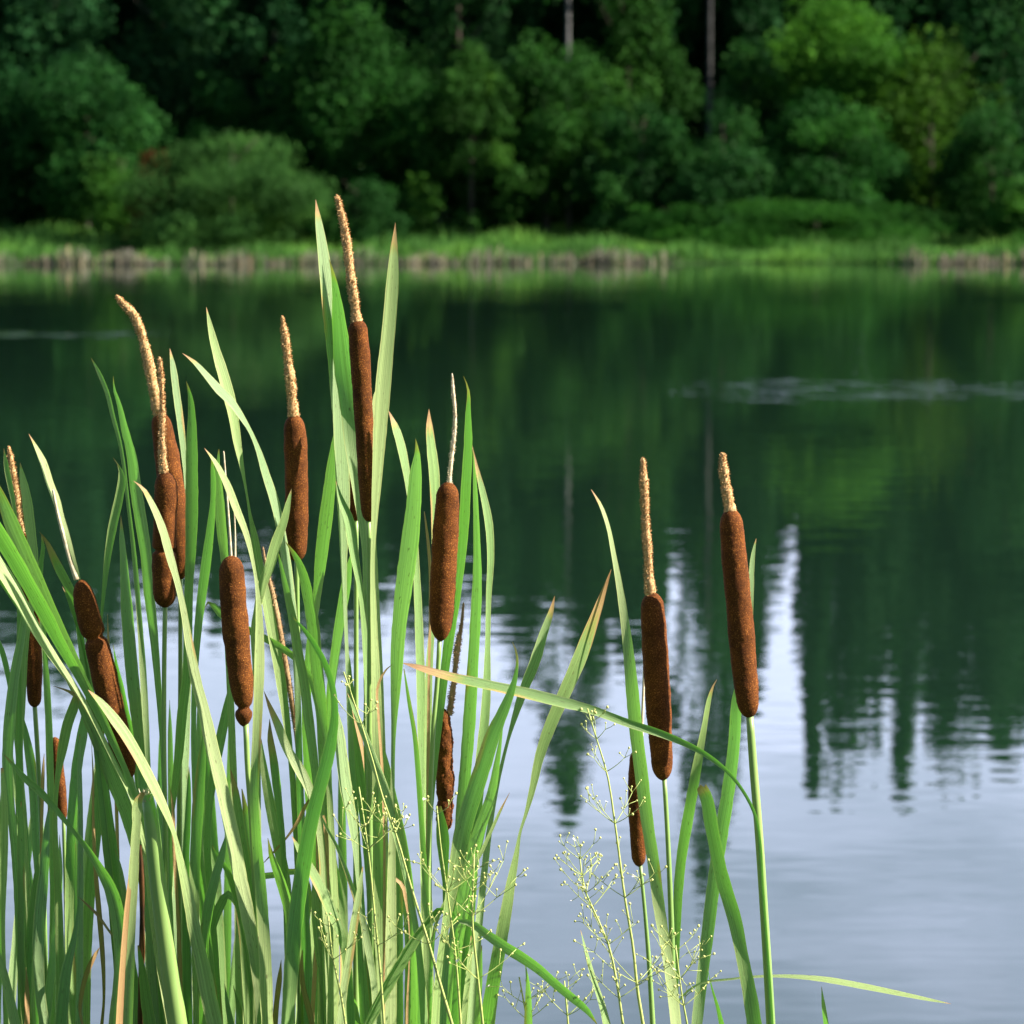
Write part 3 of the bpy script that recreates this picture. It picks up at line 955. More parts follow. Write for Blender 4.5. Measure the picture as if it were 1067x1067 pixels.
cattail('J', 'rightmost cattail, leaning back with a short thick tan spike', 808, 3.968,
        '761,530,22 764,570,26 770,630,27 775,690,27 781,748,21',
        '753,472,6 754,490,11 757,510,12 761,534,15', '781,745,8 785,800,9 790,860,9 796,950,9 803,1067,10')
cattail('K', 'small dark-headed cattail half hidden behind a leaf near the right pair', 684, 4.12,
        '664,781,14 663,810,17 664,850,18 666,903,14', '671,672,1.5 671,700,3 670,730,3.5 668,785,5', '667,900,4 671,940,4 676,1000,5 680,1067,6', spike_mat=M_PALESPIKE, fluff=0.0)
cattail('L', 'cattail at the left frame edge with a tan spike leaning right', 38, 4.12,
        '24,555,12 28,600,15 32,640,17 35,690,18 36,737,14', '9,465,4 13,490,8 17,515,9 20,540,9 23,560,10', '36,733,5 39,780,5 43,860,5 48,1067,7')
cattail('M', 'cattail whose thin brown head shows only in gaps among the lower left leaves', 70, 4.24,
        '57,768,10 60,800,13 63,830,13 66,855,9', None, '66,850,4 68,920,4 72,1067,6')

# --- shoots that carry leaves only
def shoot(key, label, xb, d):
    return plant(key, label, xb, d, 'cattail_shoot', 'cattail leaves', 'headless cattail shoots')


shoot('S1', 'headless shoot of broad leaves arching in from the left frame edge across the two-part head', 190, 4.0)
shoot('S3', 'headless shoot with a brown-edged leaf curling over left of the tallest cattail', 315, 3.95)
shoot('S4', 'headless shoot of broad dark leaves below the knobbed head', 222, 3.98)
shoot('S5', 'headless shoot with one broad two-tone leaf beside the fat-headed cattail', 425, 4.02)
shoot('S6', 'headless shoot with a hooked leaf tip and a leaf folded down to the water', 470, 3.9)
shoot('S7', 'headless shoot with a long brown-tipped leaf standing apart over open water', 505, 3.96)
shoot('S8', 'headless shoot with a dark leaf cut off square beside the rightmost stem', 792, 3.93)
shoot('S9', 'headless shoot with tan dried strips left of the broken stalk', 92, 4.08)
shoot('S10', 'headless shoot with a yellow-tipped leaf right of the knobbed head', 288, 4.03)
shoot('S11', 'headless shoot low in the bottom left corner', 14, 4.0)
shoot('S12', 'headless shoot with pale flat leaves behind the plantain sprays', 366, 4.06)
shoot('S13', 'headless shoot with a pale leaf bent double beneath the knobbed head', 250, 4.1)
shoot('S14', 'young thin shoot low at the bottom beside the cut-off leaf', 866, 4.0)

# --- leaves: key, depth, lighting twist, dry tip px, photograph points
LEAVES = '''
D 4.04 pppdn 14 329,208,0 331,225,6 336,260,12 341,300,15 345,340,17 350,380,18 354,430,18 356,480,16 358,540,13 358,580,8 359,620,5 361,670,4 364,740,6 368,820,8 374,920,10 382,1067,14
D 4.02 gpdnd 10 343,270,0 347,285,4 351,310,10 354,340,17 358,380,21 363,420,20 368,470,17 374,520,12 380,570,7 382,620,8 384,680,11 385,760,13 388,850,14 392,1067,16
D 3.97 sppdp 16 412,232,0 411,250,6 409,290,13 405,340,15 400,390,17 396,440,16 393,490,12 390,540,7 388,590,5 389,640,7 391,700,10 394,800,13 398,1067,16
D 4.01 ppnn 3 350,500,0 354,518,6 362,540,12 369,580,10 376,620,6 380,660,8 384,720,10 387,820,11 390,1067,12
D 4.06 pp 6 396,397,0 392,410,5 389,440,4 388,480,3 389,540,4 392,600,4 396,700,6 400,850,8 402,1067,12
D2 4.14 gg 4 352,440,3 347,480,11 342,523,14 335,580,14 330,625,9 325,660,9 320,720,10 322,800,12 330,900,13 345,1067,15
D2 4.12 gn 4 366,575,0 363,598,9 356,640,11 350,680,11 345,720,9 343,760,8 342,820,9 344,900,11 348,1067,14
D2 4.1 nd 4 360,665,0 363,690,5 366,720,7 370,750,9 373,790,13 378,826,14 382,860,13 386,910,12 390,980,12 394,1067,13
S5 4.1 pp 12 405,428,0 411,443,7 417,462,10 422,485,9 426,510,7 430,540,7 434,600,8 438,700,10 442,850,12 446,1067,14
S5 3.95 gp 8 433,457,0 435,470,5 434,490,12 432,525,17 428,566,20 422,610,19 416,660,16 413,710,12 410,770,5 409,830,5 408,900,9 407,980,13 406,1067,15
S5 3.93 pp 3 362,722,0 372,747,6 383,775,9 393,803,11 402,828,11 409,855,9 416,885,6 424,920,6 432,960,7 438,1010,8 442,1067,9
S5 4.0 gg 4 397,770,2 403,800,9 410,835,11 418,870,12 424,910,13 428,960,14 429,1010,14 429,1067,15
E 4.06 pp 26 447,426,0 447,440,6 449,465,10 452,492,12 453,514,11 453,550,8 452,620,6 447,700,8 446,800,8 445,900,8 444,1067,12
E 4.03 pp 999 442,533,1 445,556,3 448,590,3.5 448,640,3 447,700,3 446,800,4 446,1067,5
E 4.02 gp 14 483,392,0 487,402,2 488,432,6 488,469,10 486,504,11 484,545,11 480,590,10 474,630,11 468,667,11 463,704,10 457,760,7 451,817,6 448,860,5 447,920,6 446,1000,8 444,1067,9
E 3.96 ns 3 421,697,1 426,729,4 432,764,5 436,808,6 438,836,6 440,867,6 443,920,7 445,1000,8 446,1067,8
F 4.08 gd 6 493,468,0 495,500,4 497,550,7 498,600,10 496,650,12 493,700,13 489,760,14 484,820,14 480,880,15 476,960,15 472,1067,16
F 4.13 pd 20 492,464,0 496,485,4 503,514,7 509,545,9 511,580,8 509,620,6 508,667,6 506,733,10 501,790,12 496,850,13 490,930,14 484,1067,15
F 4.1 dd 0 458,840,4 461,867,14 463,905,9 464,925,5 464,1000,5 463,1067,6
S6 3.86 gp 16 534,669,0 537,676,1.5 539,686,2.5 538,701,4 533,720,9 526,738,13 514,766,17 505,794,19 494,828,20 485,856,20 476,900,17 470,930,13 464,965,9 459,1000,9 454,1067,12
S6 3.92 gg 3 525,748,0 519,790,6 512,830,11 500,867,15 492,900,16 484,940,17 475,990,17 466,1067,18
S6 3.88 pg 14 531,826,0 522,843,3 511,867,4 496,897,5 482,914,5 468,933,5 455,960,4 450,1000,4 448,1067,4
S6 4.0 pp 10 578,621,0 574,637,6 566,660,10 556,692,12 546,717,11 538,741,8 530,768,4 522,800,4 512,850,6 502,930,8 490,1067,10
S6 3.84 pd 4 622,1067,1 611,1052,8 597,1040,11 580,1026,12 562,1010,13 545,998,14 527,987,14 508,974,12 490,962,9 478,960,6 470,975,7 465,1010,8 462,1067,9
S6 3.87 gg 2 375,1085,8 392,1050,13 405,1025,14 418,1003,14 432,980,13 446,962,12 460,948,9 470,950,6 474,975,6 474,1067,8
S6 3.9 pp 3 491,975,1 489,1000,5 485,1040,6 482,1067,6
S6 3.95 gg 3 502,985,1 500,1026,6 498,1055,6 497,1067,7
S7 3.96 pspg 72 637,593,0 632,607,4 624,630,9 615,655,13 602,690,17 589,720,16 573,757,14 562,789,11 555,821,8 548,848,4 542,867,3 538,890,6 533,915,10 527,951,13 521,985,15 514,1025,16 508,1067,17
S7 3.9 pp 3 605,969,0 611,994,4 619,1022,6 628,1050,8 632,1067,9
S7 3.9 gg 2 547,1002,0 550,1022,4 551,1045,8 551,1067,10
J 3.9 pnd 60 420,691,1 437,696,8 456,702,10 475,707,12 494,711,13 522,717,14 550,723,15 587,732,14 614,739,12 653,753,11 698,768,9 735,786,7 758,804,5 776,827,4 787,850,4 791,872,4 794,920,4 800,1000,4 804,1067,5
J 4.08 pgds 3 788,561,0 785,575,4 783,595,6 782,625,7 779,660,9 774,700,11 768,732,12 766,768,13 758,832,15 752,868,15 744,920,15 738,968,14 732,1016,13 726,1067,12
I 3.96 pndp 12 616,510,0.5 625,525,3.5 633,547,4.5 639,576,5.5 647,621,8 653,663,11 659,719,14 663,761,15 668,802,15 674,852,14 681,899,14 687,947,13 694,990,12 700,1030,12 704,1067,12
I 4.0 gs 5 991,1046,0 975,1043,3 940,1036,6 900,1028,8 854,1020,7 808,1017,4 763,1020,3 725,1027,3 706,1045,3 702,1067,4
K 4.07 pnds 8 747,708,0 743,715,2 740,724,4 734,756,6 726,800,11 718,848,12 710,896,12 706,944,10 705,980,8 704,1020,7 703,1067,7
S14 4.0 gg 3 856,1028,0 858,1045,4 861,1067,6
S14 4.05 nn 3 737,1008,0 742,1030,2 748,1050,4 752,1067,6
A 4.2 pp 4 177,363,0 180,381,6 184,412,8 188,441,8 191,469,6 194,500,5 196,560,5 197,630,6 196,700,7 192,800,9 186,900,12 180,1067,15
A 4.14 dd 6 194,397,0 198,412,5 200,435,9 200,459,12 200,487,14 200,530,14 199,570,12 197,610,10 196,650,10 195,700,11 190,742,11 186,789,10 180,836,7 176,867,5 175,920,6 178,1000,8 182,1067,10
A 4.18 pp 5 95,373,0 101,384,3.5 111,407,5 118,435,5 125,461,4 129,485,4 133,520,4 139,570,5 145,640,6 150,720,8 152,800,10 155,900,12 158,1067,14
B 4.04 gg 5 118,392,0 119,405,2.5 124,420,5 130,446,8 137,472,11 142,508,13 148,546,13 153,580,13 156,617,12 160,655,10 164,700,8 167,740,6 170,790,5 172,850,6 176,950,10 180,1067,14
B 4.06 pp 8 118,477,0 124,486,2 127,497,8 124,519,10 118,546,10 113,575,8 109,609,5 106,640,3 104,680,5 103,740,7 106,820,10 116,920,13 130,1067,15
B 4.05 gp 8 126,537,0 127,557,5 129,583,8 131,613,11 133,640,13 135,666,14 138,700,15 142,740,13 146,780,11 150,850,11 156,950,13 162,1067,15
B 3.93 pppd 10 139,501,0 148,508,4 157,523,7 169,551,9 177,580,9 184,604,7 190,630,7 196,665,9 203,705,12 213,745,14 222,785,15 232,825,15 241,867,16 249,910,16 258,955,16 266,1000,13 272,1067,11
C 4.1 psn 4 215,320,0 219,341,6 225,366,10 232,390,13 238,412,13 243,435,11 247,461,9 252,487,5 257,515,2.5 261,540,4 265,560,8 270,590,10 277,623,11 284,660,12 291,700,12 297,740,9 302,780,7 308,850,8 314,950,11 320,1067,14
C 4.08 ppgn 8 190,368,0 202,377,5 214,390,8 227,405,11 240,418,11 250,432,8 261,450,5 269,469,6 277,495,9 286,523,10 292,550,10 298,585,10 303,620,9 307,660,8 310,720,7 312,800,8 316,900,10 322,1067,12
C 4.0 ng 5 289,572,0 293,590,4 299,617,7 307,654,10 311,680,11 316,704,11 322,751,11 327,789,10 331,830,8 336,900,9 340,1067,12
S10 3.965 pp 6 304,509,0 301,521,5 296,542,9 288,564,12 281,589,12 273,611,11 268,634,8 264,654,6 265,690,5 267,740,5 268,800,7 268,880,9 268,960,10 270,1067,12
S10 3.97 sp 34 275,720,0 281,736,5 290,757,10 299,780,11 312,802,13 320,817,11 328,840,8 334,880,7 338,950,9 342,1067,10
S10 4.02 gp 44 281,749,0 282,770,7 285,789,9 288,813,10 291,840,8 294,870,7 297,920,6 300,1000,8 302,1067,9
S10 4.05 dd 3 272,770,1 275,800,8 280,830,11 287,865,13 292,890,13 297,915,12 300,950,10 302,1067,10
S10 3.93 pp 4 304,871,0 311,884,7 322,903,11 335,927,13 346,951,13 356,976,11 360,993,10 364,1030,9 366,1067,9
S10 3.95 gg 10 279,873,0 283,891,6 290,910,10 297,931,12 301,946,11 303,980,9 304,1067,9
S10 4.06 pp 20 252,822,1 257,850,8 262,890,7 268,950,6 272,1000,6 275,1067,6
H 3.92 ppgp 8 213,467,0 221,477,4 236,504,8 246,530,9 256,555,7 263,583,4 267,606,3.5 269,626,6 270,650,9 270,690,11 269,730,11 267,780,10 265,830,10 268,880,11 273,940,13 276,1000,14 278,1067,14
H 4.02 np 3 228,468,1 227,490,6 228,514,11 231,551,11 234,580,9 237,640,9 240,720,8 243,800,8 247,900,9 250,1067,10
H 3.98 gg 5 220,474,0 222,490,5 222,523,6 219,555,9 215,587,11 211,617,11 207,650,9 204,690,7 202,740,6 203,800,7 207,880,9 214,960,11 224,1067,13
H 4.04 nn 3 242,705,1 238,730,8 231,765,11 224,800,11 218,840,9 216,880,8 220,940,9 228,1067,11
H 3.96 dd 22 240,801,0 244,817,6 247,836,9 251,867,10 257,900,9 263,950,7 266,1000,8 268,1067,9
S4 3.95 dp 3 212,760,0 211,785,8 208,820,12 205,867,13 203,910,12 203,960,10 206,1067,12
S4 3.93 gg 3 236,868,0 232,890,8 225,915,11 218,945,12 214,975,10 213,1010,9 212,1067,9
S4 3.9 pppdd 8 92,719,1 105,732,9 117,747,13 130,765,14 143,787,13 155,810,12 166,832,11 175,852,8 181,868,5 187,895,8 195,930,12 204,975,15 212,1010,17 220,1050,18 224,1067,19
S4 3.97 nd 6 197,799,0 197,815,4 196,850,7 194,890,8 194,930,9 196,1067,11
S3 3.89 nngp 5 305,643,0 316,655,5 328,672,7 339,692,7 347,718,7 349,745,9 345,775,13 338,805,15 330,835,16 323,865,17 317,900,17 311,940,18 306,980,17 302,1030,16 299,1067,15
S3 3.96 np 14 297,564,0 303,572,4 311,585,8 318,606,11 322,626,12 326,647,14 330,690,14 335,730,11 339,760,7 342,800,6 345,860,7 348,950,10 346,1067,13
S3 4.1 ns 10 213,634,0 216,628,3 231,640,10 250,652,11 270,662,10 292,674,9 307,685,8 320,700,7 330,730,7 335,780,8 337,860,9 336,1067,12
S12 3.98 ppd 3 350,735,1 352,755,9 356,790,13 361,826,14 366,850,11 370,880,7 373,920,4 377,960,3 381,1010,3 386,1067,4
S12 4.0 gn 3 327,905,1 330,940,11 335,980,16 340,1020,17 346,1067,18
S12 3.92 ds 2 330,838,0 339,860,3 350,880,4 360,905,5 370,935,6 378,960,7 384,990,8 389,1020,8 393,1067,9
S12 3.91 pp 3 378,903,1 374,930,7 369,960,9 364,995,9 358,1030,9 354,1067,9
S12 4.08 pp 999 336,850,4 337,870,13 341,900,12 344,930,6 346,1000,6 348,1067,7
S12 3.97 pp 999 315,990,1 314,1010,5 316,1030,6 321,1050,7 325,1067,6
S12 3.96 gg 2 369,1035,0 371,1050,5 373,1067,8
S13 4.05 pp 999 272,902,0 285,888,3 300,871,3 312,853,5 318,840,4 323,832,3 328,850,3 331,900,4 325,1067,5
S13 4.12 dd 2 262,914,5 273,913,8 290,911,8 305,908,8 316,912,7 322,930,6 320,960,6 312,1067,8
S13 3.98 pp 999 293,1000,0 291,1020,6 288,1045,6 286,1067,7
S13 4.0 psp 6 220,1004,0 218,988,6 222,965,9 229,945,11 238,932,11 246,940,8 250,960,7 255,1000,9 258,1067,11
S13 3.97 dds 3 221,881,0 226,891,3 236,905,7 243,923,8 249,946,7 256,975,9 262,1010,12 268,1067,14
S13 4.0 gg 3 234,1025,0 237,1045,5 241,1067,8
S13 4.01 gg 3 243,1027,0 248,1045,4 253,1067,6
S1 3.98 nns 70 -30,455,1 -15,485,6 0,515,11 12,545,16 25,575,18 38,605,19 50,633,18 63,660,16 78,690,14 93,722,11 108,750,8 124,785,6 140,825,6 152,870,8 164,930,11 175,1000,13 185,1067,15
S1 3.96 ggp 6 -40,480,4 -20,520,12 0,557,18 15,582,19 32,612,18 48,641,17 63,670,14 80,700,11 97,733,8 115,770,6 132,808,5 146,850,6 158,900,9 170,970,12 182,1067,14
S1 3.95 ppp 6 -40,520,5 -20,556,12 -4,585,15 8,604,16 20,625,15 33,649,14 48,674,12 66,700,9 86,730,7 104,764,5 120,797,4 136,830,4 150,880,7 162,940,9 176,1067,12
S1 3.97 dd 3 -20,577,2 0,606,3 20,635,3 47,670,3 75,708,3 96,745,3 118,788,3 138,831,3 150,880,4 170,1067,6
S1 4.06 dnd 3 60,690,2 78,720,9 95,755,14 108,785,17 120,815,19 132,845,17 142,880,14 152,930,12 166,1067,14
G 4.07 pnnd 6 30,452,0 37,465,4 44,480,8 52,505,9 58,520,9 64,540,7 71,562,6 77,583,4 82,600,3 86,630,3 92,680,4 98,740,6 108,820,8 124,920,11 144,1067,13
G 4.06 gn 36 41,554,0 48,563,4 56,580,9 65,598,11 73,613,10 80,630,8 84,660,8 88,690,9 94,730,8 104,780,8 114,850,9 128,950,11 146,1067,13
G 4.05 pp 4 65,611,0 70,620,4 76,636,5 82,655,4 88,680,3 94,720,4 102,800,6 130,1067,10
G 4.1 gn 4 118,672,0 121,690,3 126,715,7 131,740,8 137,765,8 143,800,8 150,870,10 158,960,12 164,1067,14
L 4.08 pp 3 21,482,0 23,495,6 28,520,11 31,545,12 34,570,11 36,600,9 33,630,8 27,660,9 24,700,9 23,740,7 22,780,4 23,820,5 26,900,8 32,1067,11
L 4.06 pp 3 4,467,0 7,488,6 11,508,6 15,530,4 18,560,4 20,620,5 20,700,6 20,800,8 24,1067,12
L 4.02 ndp 3 27,630,6 22,667,9 17,695,11 12,733,12 9,770,13 8,800,12 10,830,10 14,870,9 18,920,9 22,1000,11 28,1067,12
L 4.16 dd 3 45,673,1 48,700,6 50,735,8 52,770,7 53,800,6 54,860,5 54,1067,8
L 4.14 dd 3 24,745,0 28,770,8 33,800,12 37,835,13 38,870,12 40,910,9 43,960,8 46,1067,10
L 4.15 nn 3 -8,655,2 2,677,6 9,705,6 15,740,6 20,790,7 28,900,9 36,1067,10
M 4.04 pp 20 56,715,0.5 68,719,3 78,724,6 77,735,11 71,752,12 65,780,11 61,803,7 58,830,5 57,860,6 60,920,8 64,1067,11
M 4.2 pp 4 43,556,0 45,570,4 43,585,5 42,600,6 44,640,6 48,700,6 52,800,8 60,1067,10
M 3.93 nnd 6 4,786,0 13,796,5 24,809,8 43,826,10 58,843,8 75,864,6 90,883,7 103,903,11 115,925,15 122,950,17 126,985,15 120,1067,14
M 3.98 gdp 3 51,840,1 49,867,7 46,910,11 42,950,14 40,1000,13 42,1040,12 46,1067,12
S9 4.08 pp 3 108,760,1 106,790,9 103,825,13 100,860,14 96,900,14 92,950,12 90,1000,11 88,1067,12
S9 4.1 gp 3 88,735,1 87,760,11 82,790,12 78,820,11 75,860,11 73,900,10 72,950,10 76,1067,12
S9 4.05 gg 3 83,765,1 83,800,5 84,850,6 84,900,7 84,960,7 83,1067,9
S9 3.97 gg 3 84,900,0 81,951,3 77,980,7 70,1010,12 66,1045,14 64,1067,15
S9 3.96 pp 999 104,987,0 99,995,5 91,1012,6 85,1035,5 84,1060,3 86,1067,3
S9 3.95 pp 999 95,768,0 97,810,2 97,850,3 98,880,4 100,915,5 103,950,6 106,985,6 108,1020,4 108,1045,3 106,1067,4
S9 3.94 pp 70 81,934,0 92,944,3 101,953,4 112,968,3 122,983,3 126,1010,4 120,1067,6
S11 4.02 ds 3 22,835,1 22,867,8 22,910,8 22,950,8 22,1000,8 22,1067,8
S11 3.97 pp 3 2,800,3 4,840,8 4,867,9 3,920,8 3,960,5 6,1067,6
S11 3.96 dd 3 -8,975,1 3,1010,9 10,1040,11 16,1067,12
S11 4.06 pg 3 44,880,0 40,900,5 34,940,8 30,990,9 28,1067,10
S11 4.1 gn 3 62,870,0 63,900,5 60,950,8 54,1010,9 48,1067,10
S8 3.92 ddsd 6 731,820,13 734,826,14 742,864,15 752,912,16 766,960,16 774,1000,15 782,1040,16 786,1067,17
S5 3.94 pp 999 409,692,0 403,697,2 397,706,3 393,718,3 394,740,3 398,800,3 400,1067,3
D2 4.09 pp 999 367,740,0 371,755,3.5 375,770,5 378,785,4 380,800,2.5 382,1067,2.5
S5 3.96 pp 999 405,910,0 411,915,4 419,922,5 423,940,3 424,1067,3
L 3.99 pp 999 27,1008,0 28,1030,5 28,1067,6
M 4.0 pp 999 46,785,0 45,800,3 44,830,4 43,870,3 44,1067,4
S4 4.02 pp 999 176,815,0 180,840,3 181,880,4 184,930,4 190,1067,5
B 4.1 pp 999 112,640,0 113,670,2.5 116,720,4 119,780,4 126,1067,5
'''
for ln in LEAVES.strip().splitlines():
    key, d, code, dry, s = ln.split(None, 4)
    dry = float(dry)
    if dry < 25: dry *= random.uniform(1.0, 2.4)
    if float(s.split(',')[0]) < 330 and code == 'pp' and dry < 60:
        code = random.choice(('dp', 'pd', 'dp', 'pp', 'spd'))
    cut = key == 'S8'
    lb = None
    if dry > 900: lb = 'dried tan leaf'
    leaf(key, float(d), code, dry, s, lb, cut)

# --- dark filling: shoots standing further back in the clump
g2 = random.Random(11)
BACK = [(12, 4.42), (58, 4.5), (104, 4.38), (150, 4.46), (205, 4.4), (258, 4.5), (322, 4.42), (380, 4.48), (440, 4.4)]
WHERE = ['behind the left frame edge', 'behind the spike that leans right', 'behind the slanting two-part head', 'behind the broken stalk', 'behind the nipped-in head',
         'behind the knobbed head', 'behind the plain brown head', 'behind the tallest cattail', 'behind the fat-headed cattail']
for k, (xb, d) in enumerate(BACK):
    key = 'BK%d' % k
    shoot(key, 'deep green headless shoot standing far back in the clump, ' + WHERE[k], xb, d)
    for q in range(3):
        x1 = xb + g2.uniform(-26, 26)
        top = g2.uniform(700, 900) + (40 if xb > 300 else 0)
        lean = g2.uniform(-38, 38)
        w_ = g2.uniform(8, 13)
        P = ' '.join('%.1f,%.1f,%.1f' % (x1 + lean * (1 - f) ** 1.4, top + (1067 - top) * f, 0 if f == 0 else w_ * min(1, 0.35 + f * 2.2)) for f in (0, 0.08, 0.2, 0.4, 0.65, 1.0))
        leaf(key, d + g2.uniform(-0.06, 0.06), g2.choice(['dd', 'gg', 'nd', 'dn', 'dp']), g2.choice([4, 6, 30]), P)

# --- broken and dead stalks
o = plant('X1', 'broken thick green stalk with a frayed torn top among the lower left leaves', 196, 3.9, 'broken_stalk', 'cattail stalk')
_, b_, _ = PLANTS['X1']
obj('stalk', stem_mesh(pts('153,828,13 157,850,15 161,890,17 167,940,18 175,1000,19 185,1067,21'), b_, 3.9, 12, 'stalk'), M_STEM, o)
fr = []
top = at(153, 829, 3.9)
for k in range(16):
    a = rng.uniform(0, 6.28); rr = 0.0055
    p0 = top + np.array((math.cos(a) * rr, math.sin(a) * rr, -0.006))
    p1 = p0 + np.array((rng.normal(0, .0035), rng.normal(0, .003), rng.uniform(0.008, 0.018)))
    fr.append(tube(np.array([p0, (p0 + p1) / 2 + rng.normal(0, .0008, 3), p1]), [0.0016, 0.0010, 0.0003], 5))
V, Q, T = merge(fr)
obj('frayed_top', np_mesh('frayed_top', V - b_, Q, T), M_PALESPIKE, o)
leaf('X1', 3.885, 'sd', 10, '149,826,5 145,832,9 142,860,10 139,910,11 136,960,12 134,1010,13 132,1067,14', cut=True)
leaf('X1', 3.875, 'pp', 999, '143,835,2 140,860,3 137,900,4 132,950,6 128,1000,7 124,1067,8', 'dried orange leaf margin')
leaf('X1', 3.93, 'pp', 6, '148,885,1 153,910,5 158,950,7 165,1000,8 172,1040,8 177,1067,8')
leaf('X1', 3.95, 'sd', 3, '144,985,2 148,1010,8 152,1040,12 156,1067,14')
leaf('X1', 3.94, 'gg', 8, '120,885,0 125,901,3 128,919,6 131,938,6 134,980,6 138,1067,7')

o = plant('X2', 'thin tan knobbly dead stalk leaning behind the knobbed head', 318, 4.12, 'dead_stalk', 'dead stalk')
obj('stalk', spike_mesh(pts('274,570,2 277,590,4 282,612,7 289,645,8 296,685,8 303,725,7 308,760,6'), PLANTS['X2'][1], 4.12, 0.3), M_DRYSTEM, o)
obj('lower_stalk', stem_mesh(pts('308,758,5 312,800,5 315,880,5 318,1067,6'), PLANTS['X2'][1], 4.12), M_DRYSTEM, o)
o = plant('X3', 'dark rotting stalk just behind the broken thick stalk', 152, 4.0, 'rotten_stalk', 'dead stalk')
obj('stalk', stem_mesh(pts('147,880,4 147,900,6 148,930,6 148,960,5 148,985,7 147,1020,6 146,1067,6'), PLANTS['X3'][1], 4.0), M_DARKSTALK, o)

# ---------------------------------------------------------------- water plantain sprays
ICO_V, ICO_Q, ICO_T = tube(np.array([(0, 0, z) for z in (-1, -0.7, 0, 0.7, 1)], float), np.array((0.25, 0.75, 1.0, 0.75, 0.25)), 7)
BUD_ME = np_mesh('bud', ICO_V * 0.0014, ICO_Q, ICO_T)
BUD_ME.materials.append(M_BUD)
PET = []
for k in range(3):
    a = k * 2.094
    c, s = math.cos(a), math.sin(a)
    PET.append((np.array([(0, 0, 0), (c * .6 - s * .55, s * .6 + c * .55, .25), (c * 1.25, s * 1.25, .3), (c * .6 + s * .55, s * .6 - c * .55, .25)]) * 0.0026, np.array([[0, 1, 2, 3]]), []))
pv, pq, _ = merge(PET)
FLOWER_ME = np_mesh('flower', pv, pq, None)
FLOWER_ME.materials.append(M_PETAL)


def plantain(label, path, whorls, d, xb, top=True, seed=1, rs=1.0):
    g = np.random.default_rng(seed)
    b_ = base_pt(xb, d)
    root = empty('water_plantain', b_, label, 'water plant', 'water plantain sprays')
    P = [(x, y, w_ * 0.72) for x, y, w_ in pts(path)]
    obj('stalk', stem_mesh(P, b_, d, 6, 'stalk'), M_PLANTAIN, root)
    ys_ = [p[1] for p in P]; xs_ = [p[0] for p in P]
    count = 0
    for yw, length, nb in whorls:
        xw = np.interp(yw, ys_, xs_)
        p0 = at(xw, yw, d)
        a0 = g.uniform(0, 6.28)
        for k in range(nb):
            a = a0 + k * 2 * math.pi / nb + g.normal(0, .25)
            Lm = length * PX * d * g.uniform(0.75, 1.15)
            dv = np.array((math.cos(a), math.sin(a) * 0.8, 0.55 + g.normal(0, .15)))
            dv /= np.linalg.norm(dv)
            n = 6
            Cc = np.stack([p0 + dv * Lm * f + np.array((0, 0, 0.22 * Lm * f * f)) for f in np.linspace(0, 1, n)])
            parts = [tube(Cc, np.linspace(0.00052, 0.00033, n) * rs, 5)]
            ends = []
            for f in ((0.55, 1.0) if length > 24 else (1.0,)):
                q = p0 + dv * Lm * f + np.array((0, 0, 0.22 * Lm * f * f))
                for j in range(int(g.integers(2, 4))):
                    dd = dv * 0.4 + np.array((g.normal(0, .6), g.normal(0, .6), 0.55 + g.normal(0, .35)))
                    dd /= np.linalg.norm(dd)
                    e = q + dd * (0.006 + 0.014 * g.random()) * min(1.3, 0.6 + length / 60)
                    parts.append(tube(np.stack((q, (q + e) / 2 + g.normal(0, .0006, 3), e)), np.array((0.00036, 0.0003, 0.0003)) * rs, 4))
                    ends.append(e)
            V, Q, T = merge(parts)
            br = obj('flower_branch', np_mesh('flower_branch', V - b_, Q, T), M_PLANTAIN, root)
            for e in ends:
                if count >= 96: break
                count += 1
                fl = g.random() < 0.06
                bo = bpy.data.objects.new('flower' if fl else 'bud', FLOWER_ME if fl else BUD_ME)
                COL.objects.link(bo)
                bo.parent = br
                bo.location = tuple(e - b_)
                s_ = g.uniform(0.65, 1.2)
                bo.scale = (s_, s_, s_)
                bo.rotation_euler = (g.uniform(-.8, .8), g.uniform(-.8, .8), 0)
    return root


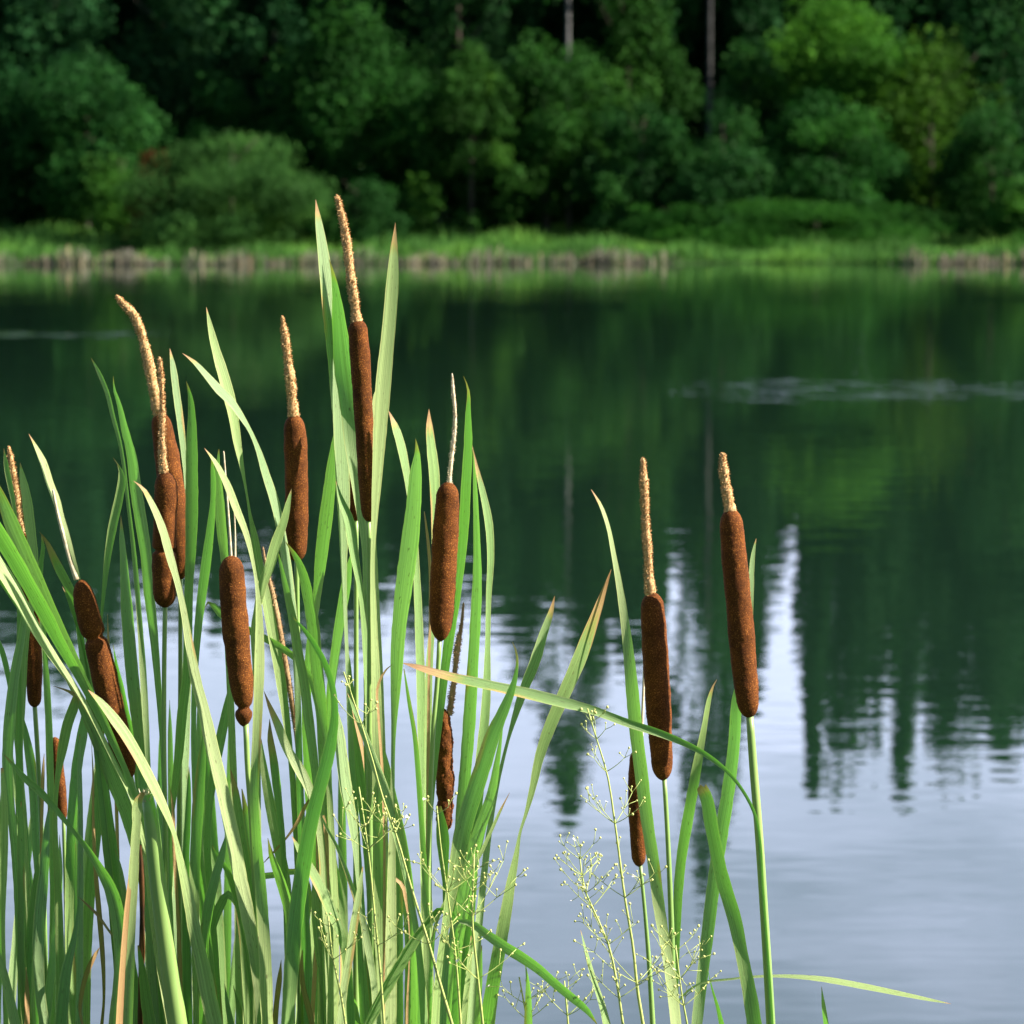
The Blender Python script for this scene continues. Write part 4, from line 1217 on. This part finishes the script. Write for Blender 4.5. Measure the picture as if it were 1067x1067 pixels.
plantain('tall open plantain spray left of the small dark head', '612,738,1.5 621,768,2 632,804,2.5 641,860,3 651,935,3.5 660,990,4 664,1030,4.5 670,1067,5',
         [(752, 12, 3), (770, 14, 3), (804, 24, 3), (858, 34, 4), (935, 46, 4), (1024, 66, 4)], 3.9, 684, seed=3)
plantain('shorter plantain spray crowned by a dense knot of buds', '604,892,1.5 609,926,2 617,945,2.5 628,969,2.5 634,984,3 642,1020,3.5 649,1067,4',
         [(895, 18, 4), (912, 24, 4), (930, 26, 4), (945, 30, 3), (984, 34, 4), (1040, 40, 3)], 3.86, 665, seed=5)
plantain('yellowish plantain slanting down beneath the tallest cattail', '358,700,1.5 370,735,2 386,785,2.5 400,835,3 412,868,3 430,930,3.5 447,984,4 460,1030,4.5 471,1067,5',
         [(722, 12, 2), (755, 20, 3), (868, 26, 3), (984, 44, 3)], 3.8, 500, seed=8)
plantain('plantain spray spreading across the pale strap leaves', '374,820,1.5 380,860,2 384,890,2.5 390,950,3 396,1010,3.5 400,1067,4',
         [(862, 24, 3), (885, 42, 4), (985, 30, 2)], 3.8, 410, seed=11)
plantain('bushy plantain spray beside the leaf folded down to the water', '494,890,1.5 493,925,2.5 492,955,3 497,1010,3.5 503,1067,4',
         [(905, 16, 2), (930, 30, 3), (955, 60, 4), (1020, 44, 3)], 3.78, 510, seed=13)
plantain('low plantain spray under the brown-edged curling leaf', '342,955,1.5 347,1000,2.5 354,1030,3 360,1067,3.5', [(965, 12, 2), (1000, 38, 3)], 3.8, 372, seed=17)
plantain('plantain spray only just rising into the bottom beside the long brown-tipped leaf', '541,1018,1.5 545,1040,2.5 550,1067,3', [(1045, 30, 3), (1062, 36, 3)], 3.95, 560, seed=19)
plantain('low knot of plantain buds near the end of the folded leaf', '588,1022,1.5 590,1045,2.5 592,1067,3', [(1030, 16, 3), (1058, 34, 4)], 3.95, 600, seed=23)
plantain('thin plantain spray tangled with the second stem from the right', '704,985,1.5 707,1010,2 711,1040,2.5 716,1067,3', [(990, 22, 3), (1020, 34, 4), (1048, 34, 4)], 3.86, 726, seed=29)
plantain('fine plantain spray in front of the torn old head', '455,840,1.5 459,880,2 466,930,2.5 474,990,3 480,1067,3.5', [(848, 14, 2), (930, 36, 3), (990, 30, 3)], 3.8, 490, seed=31)
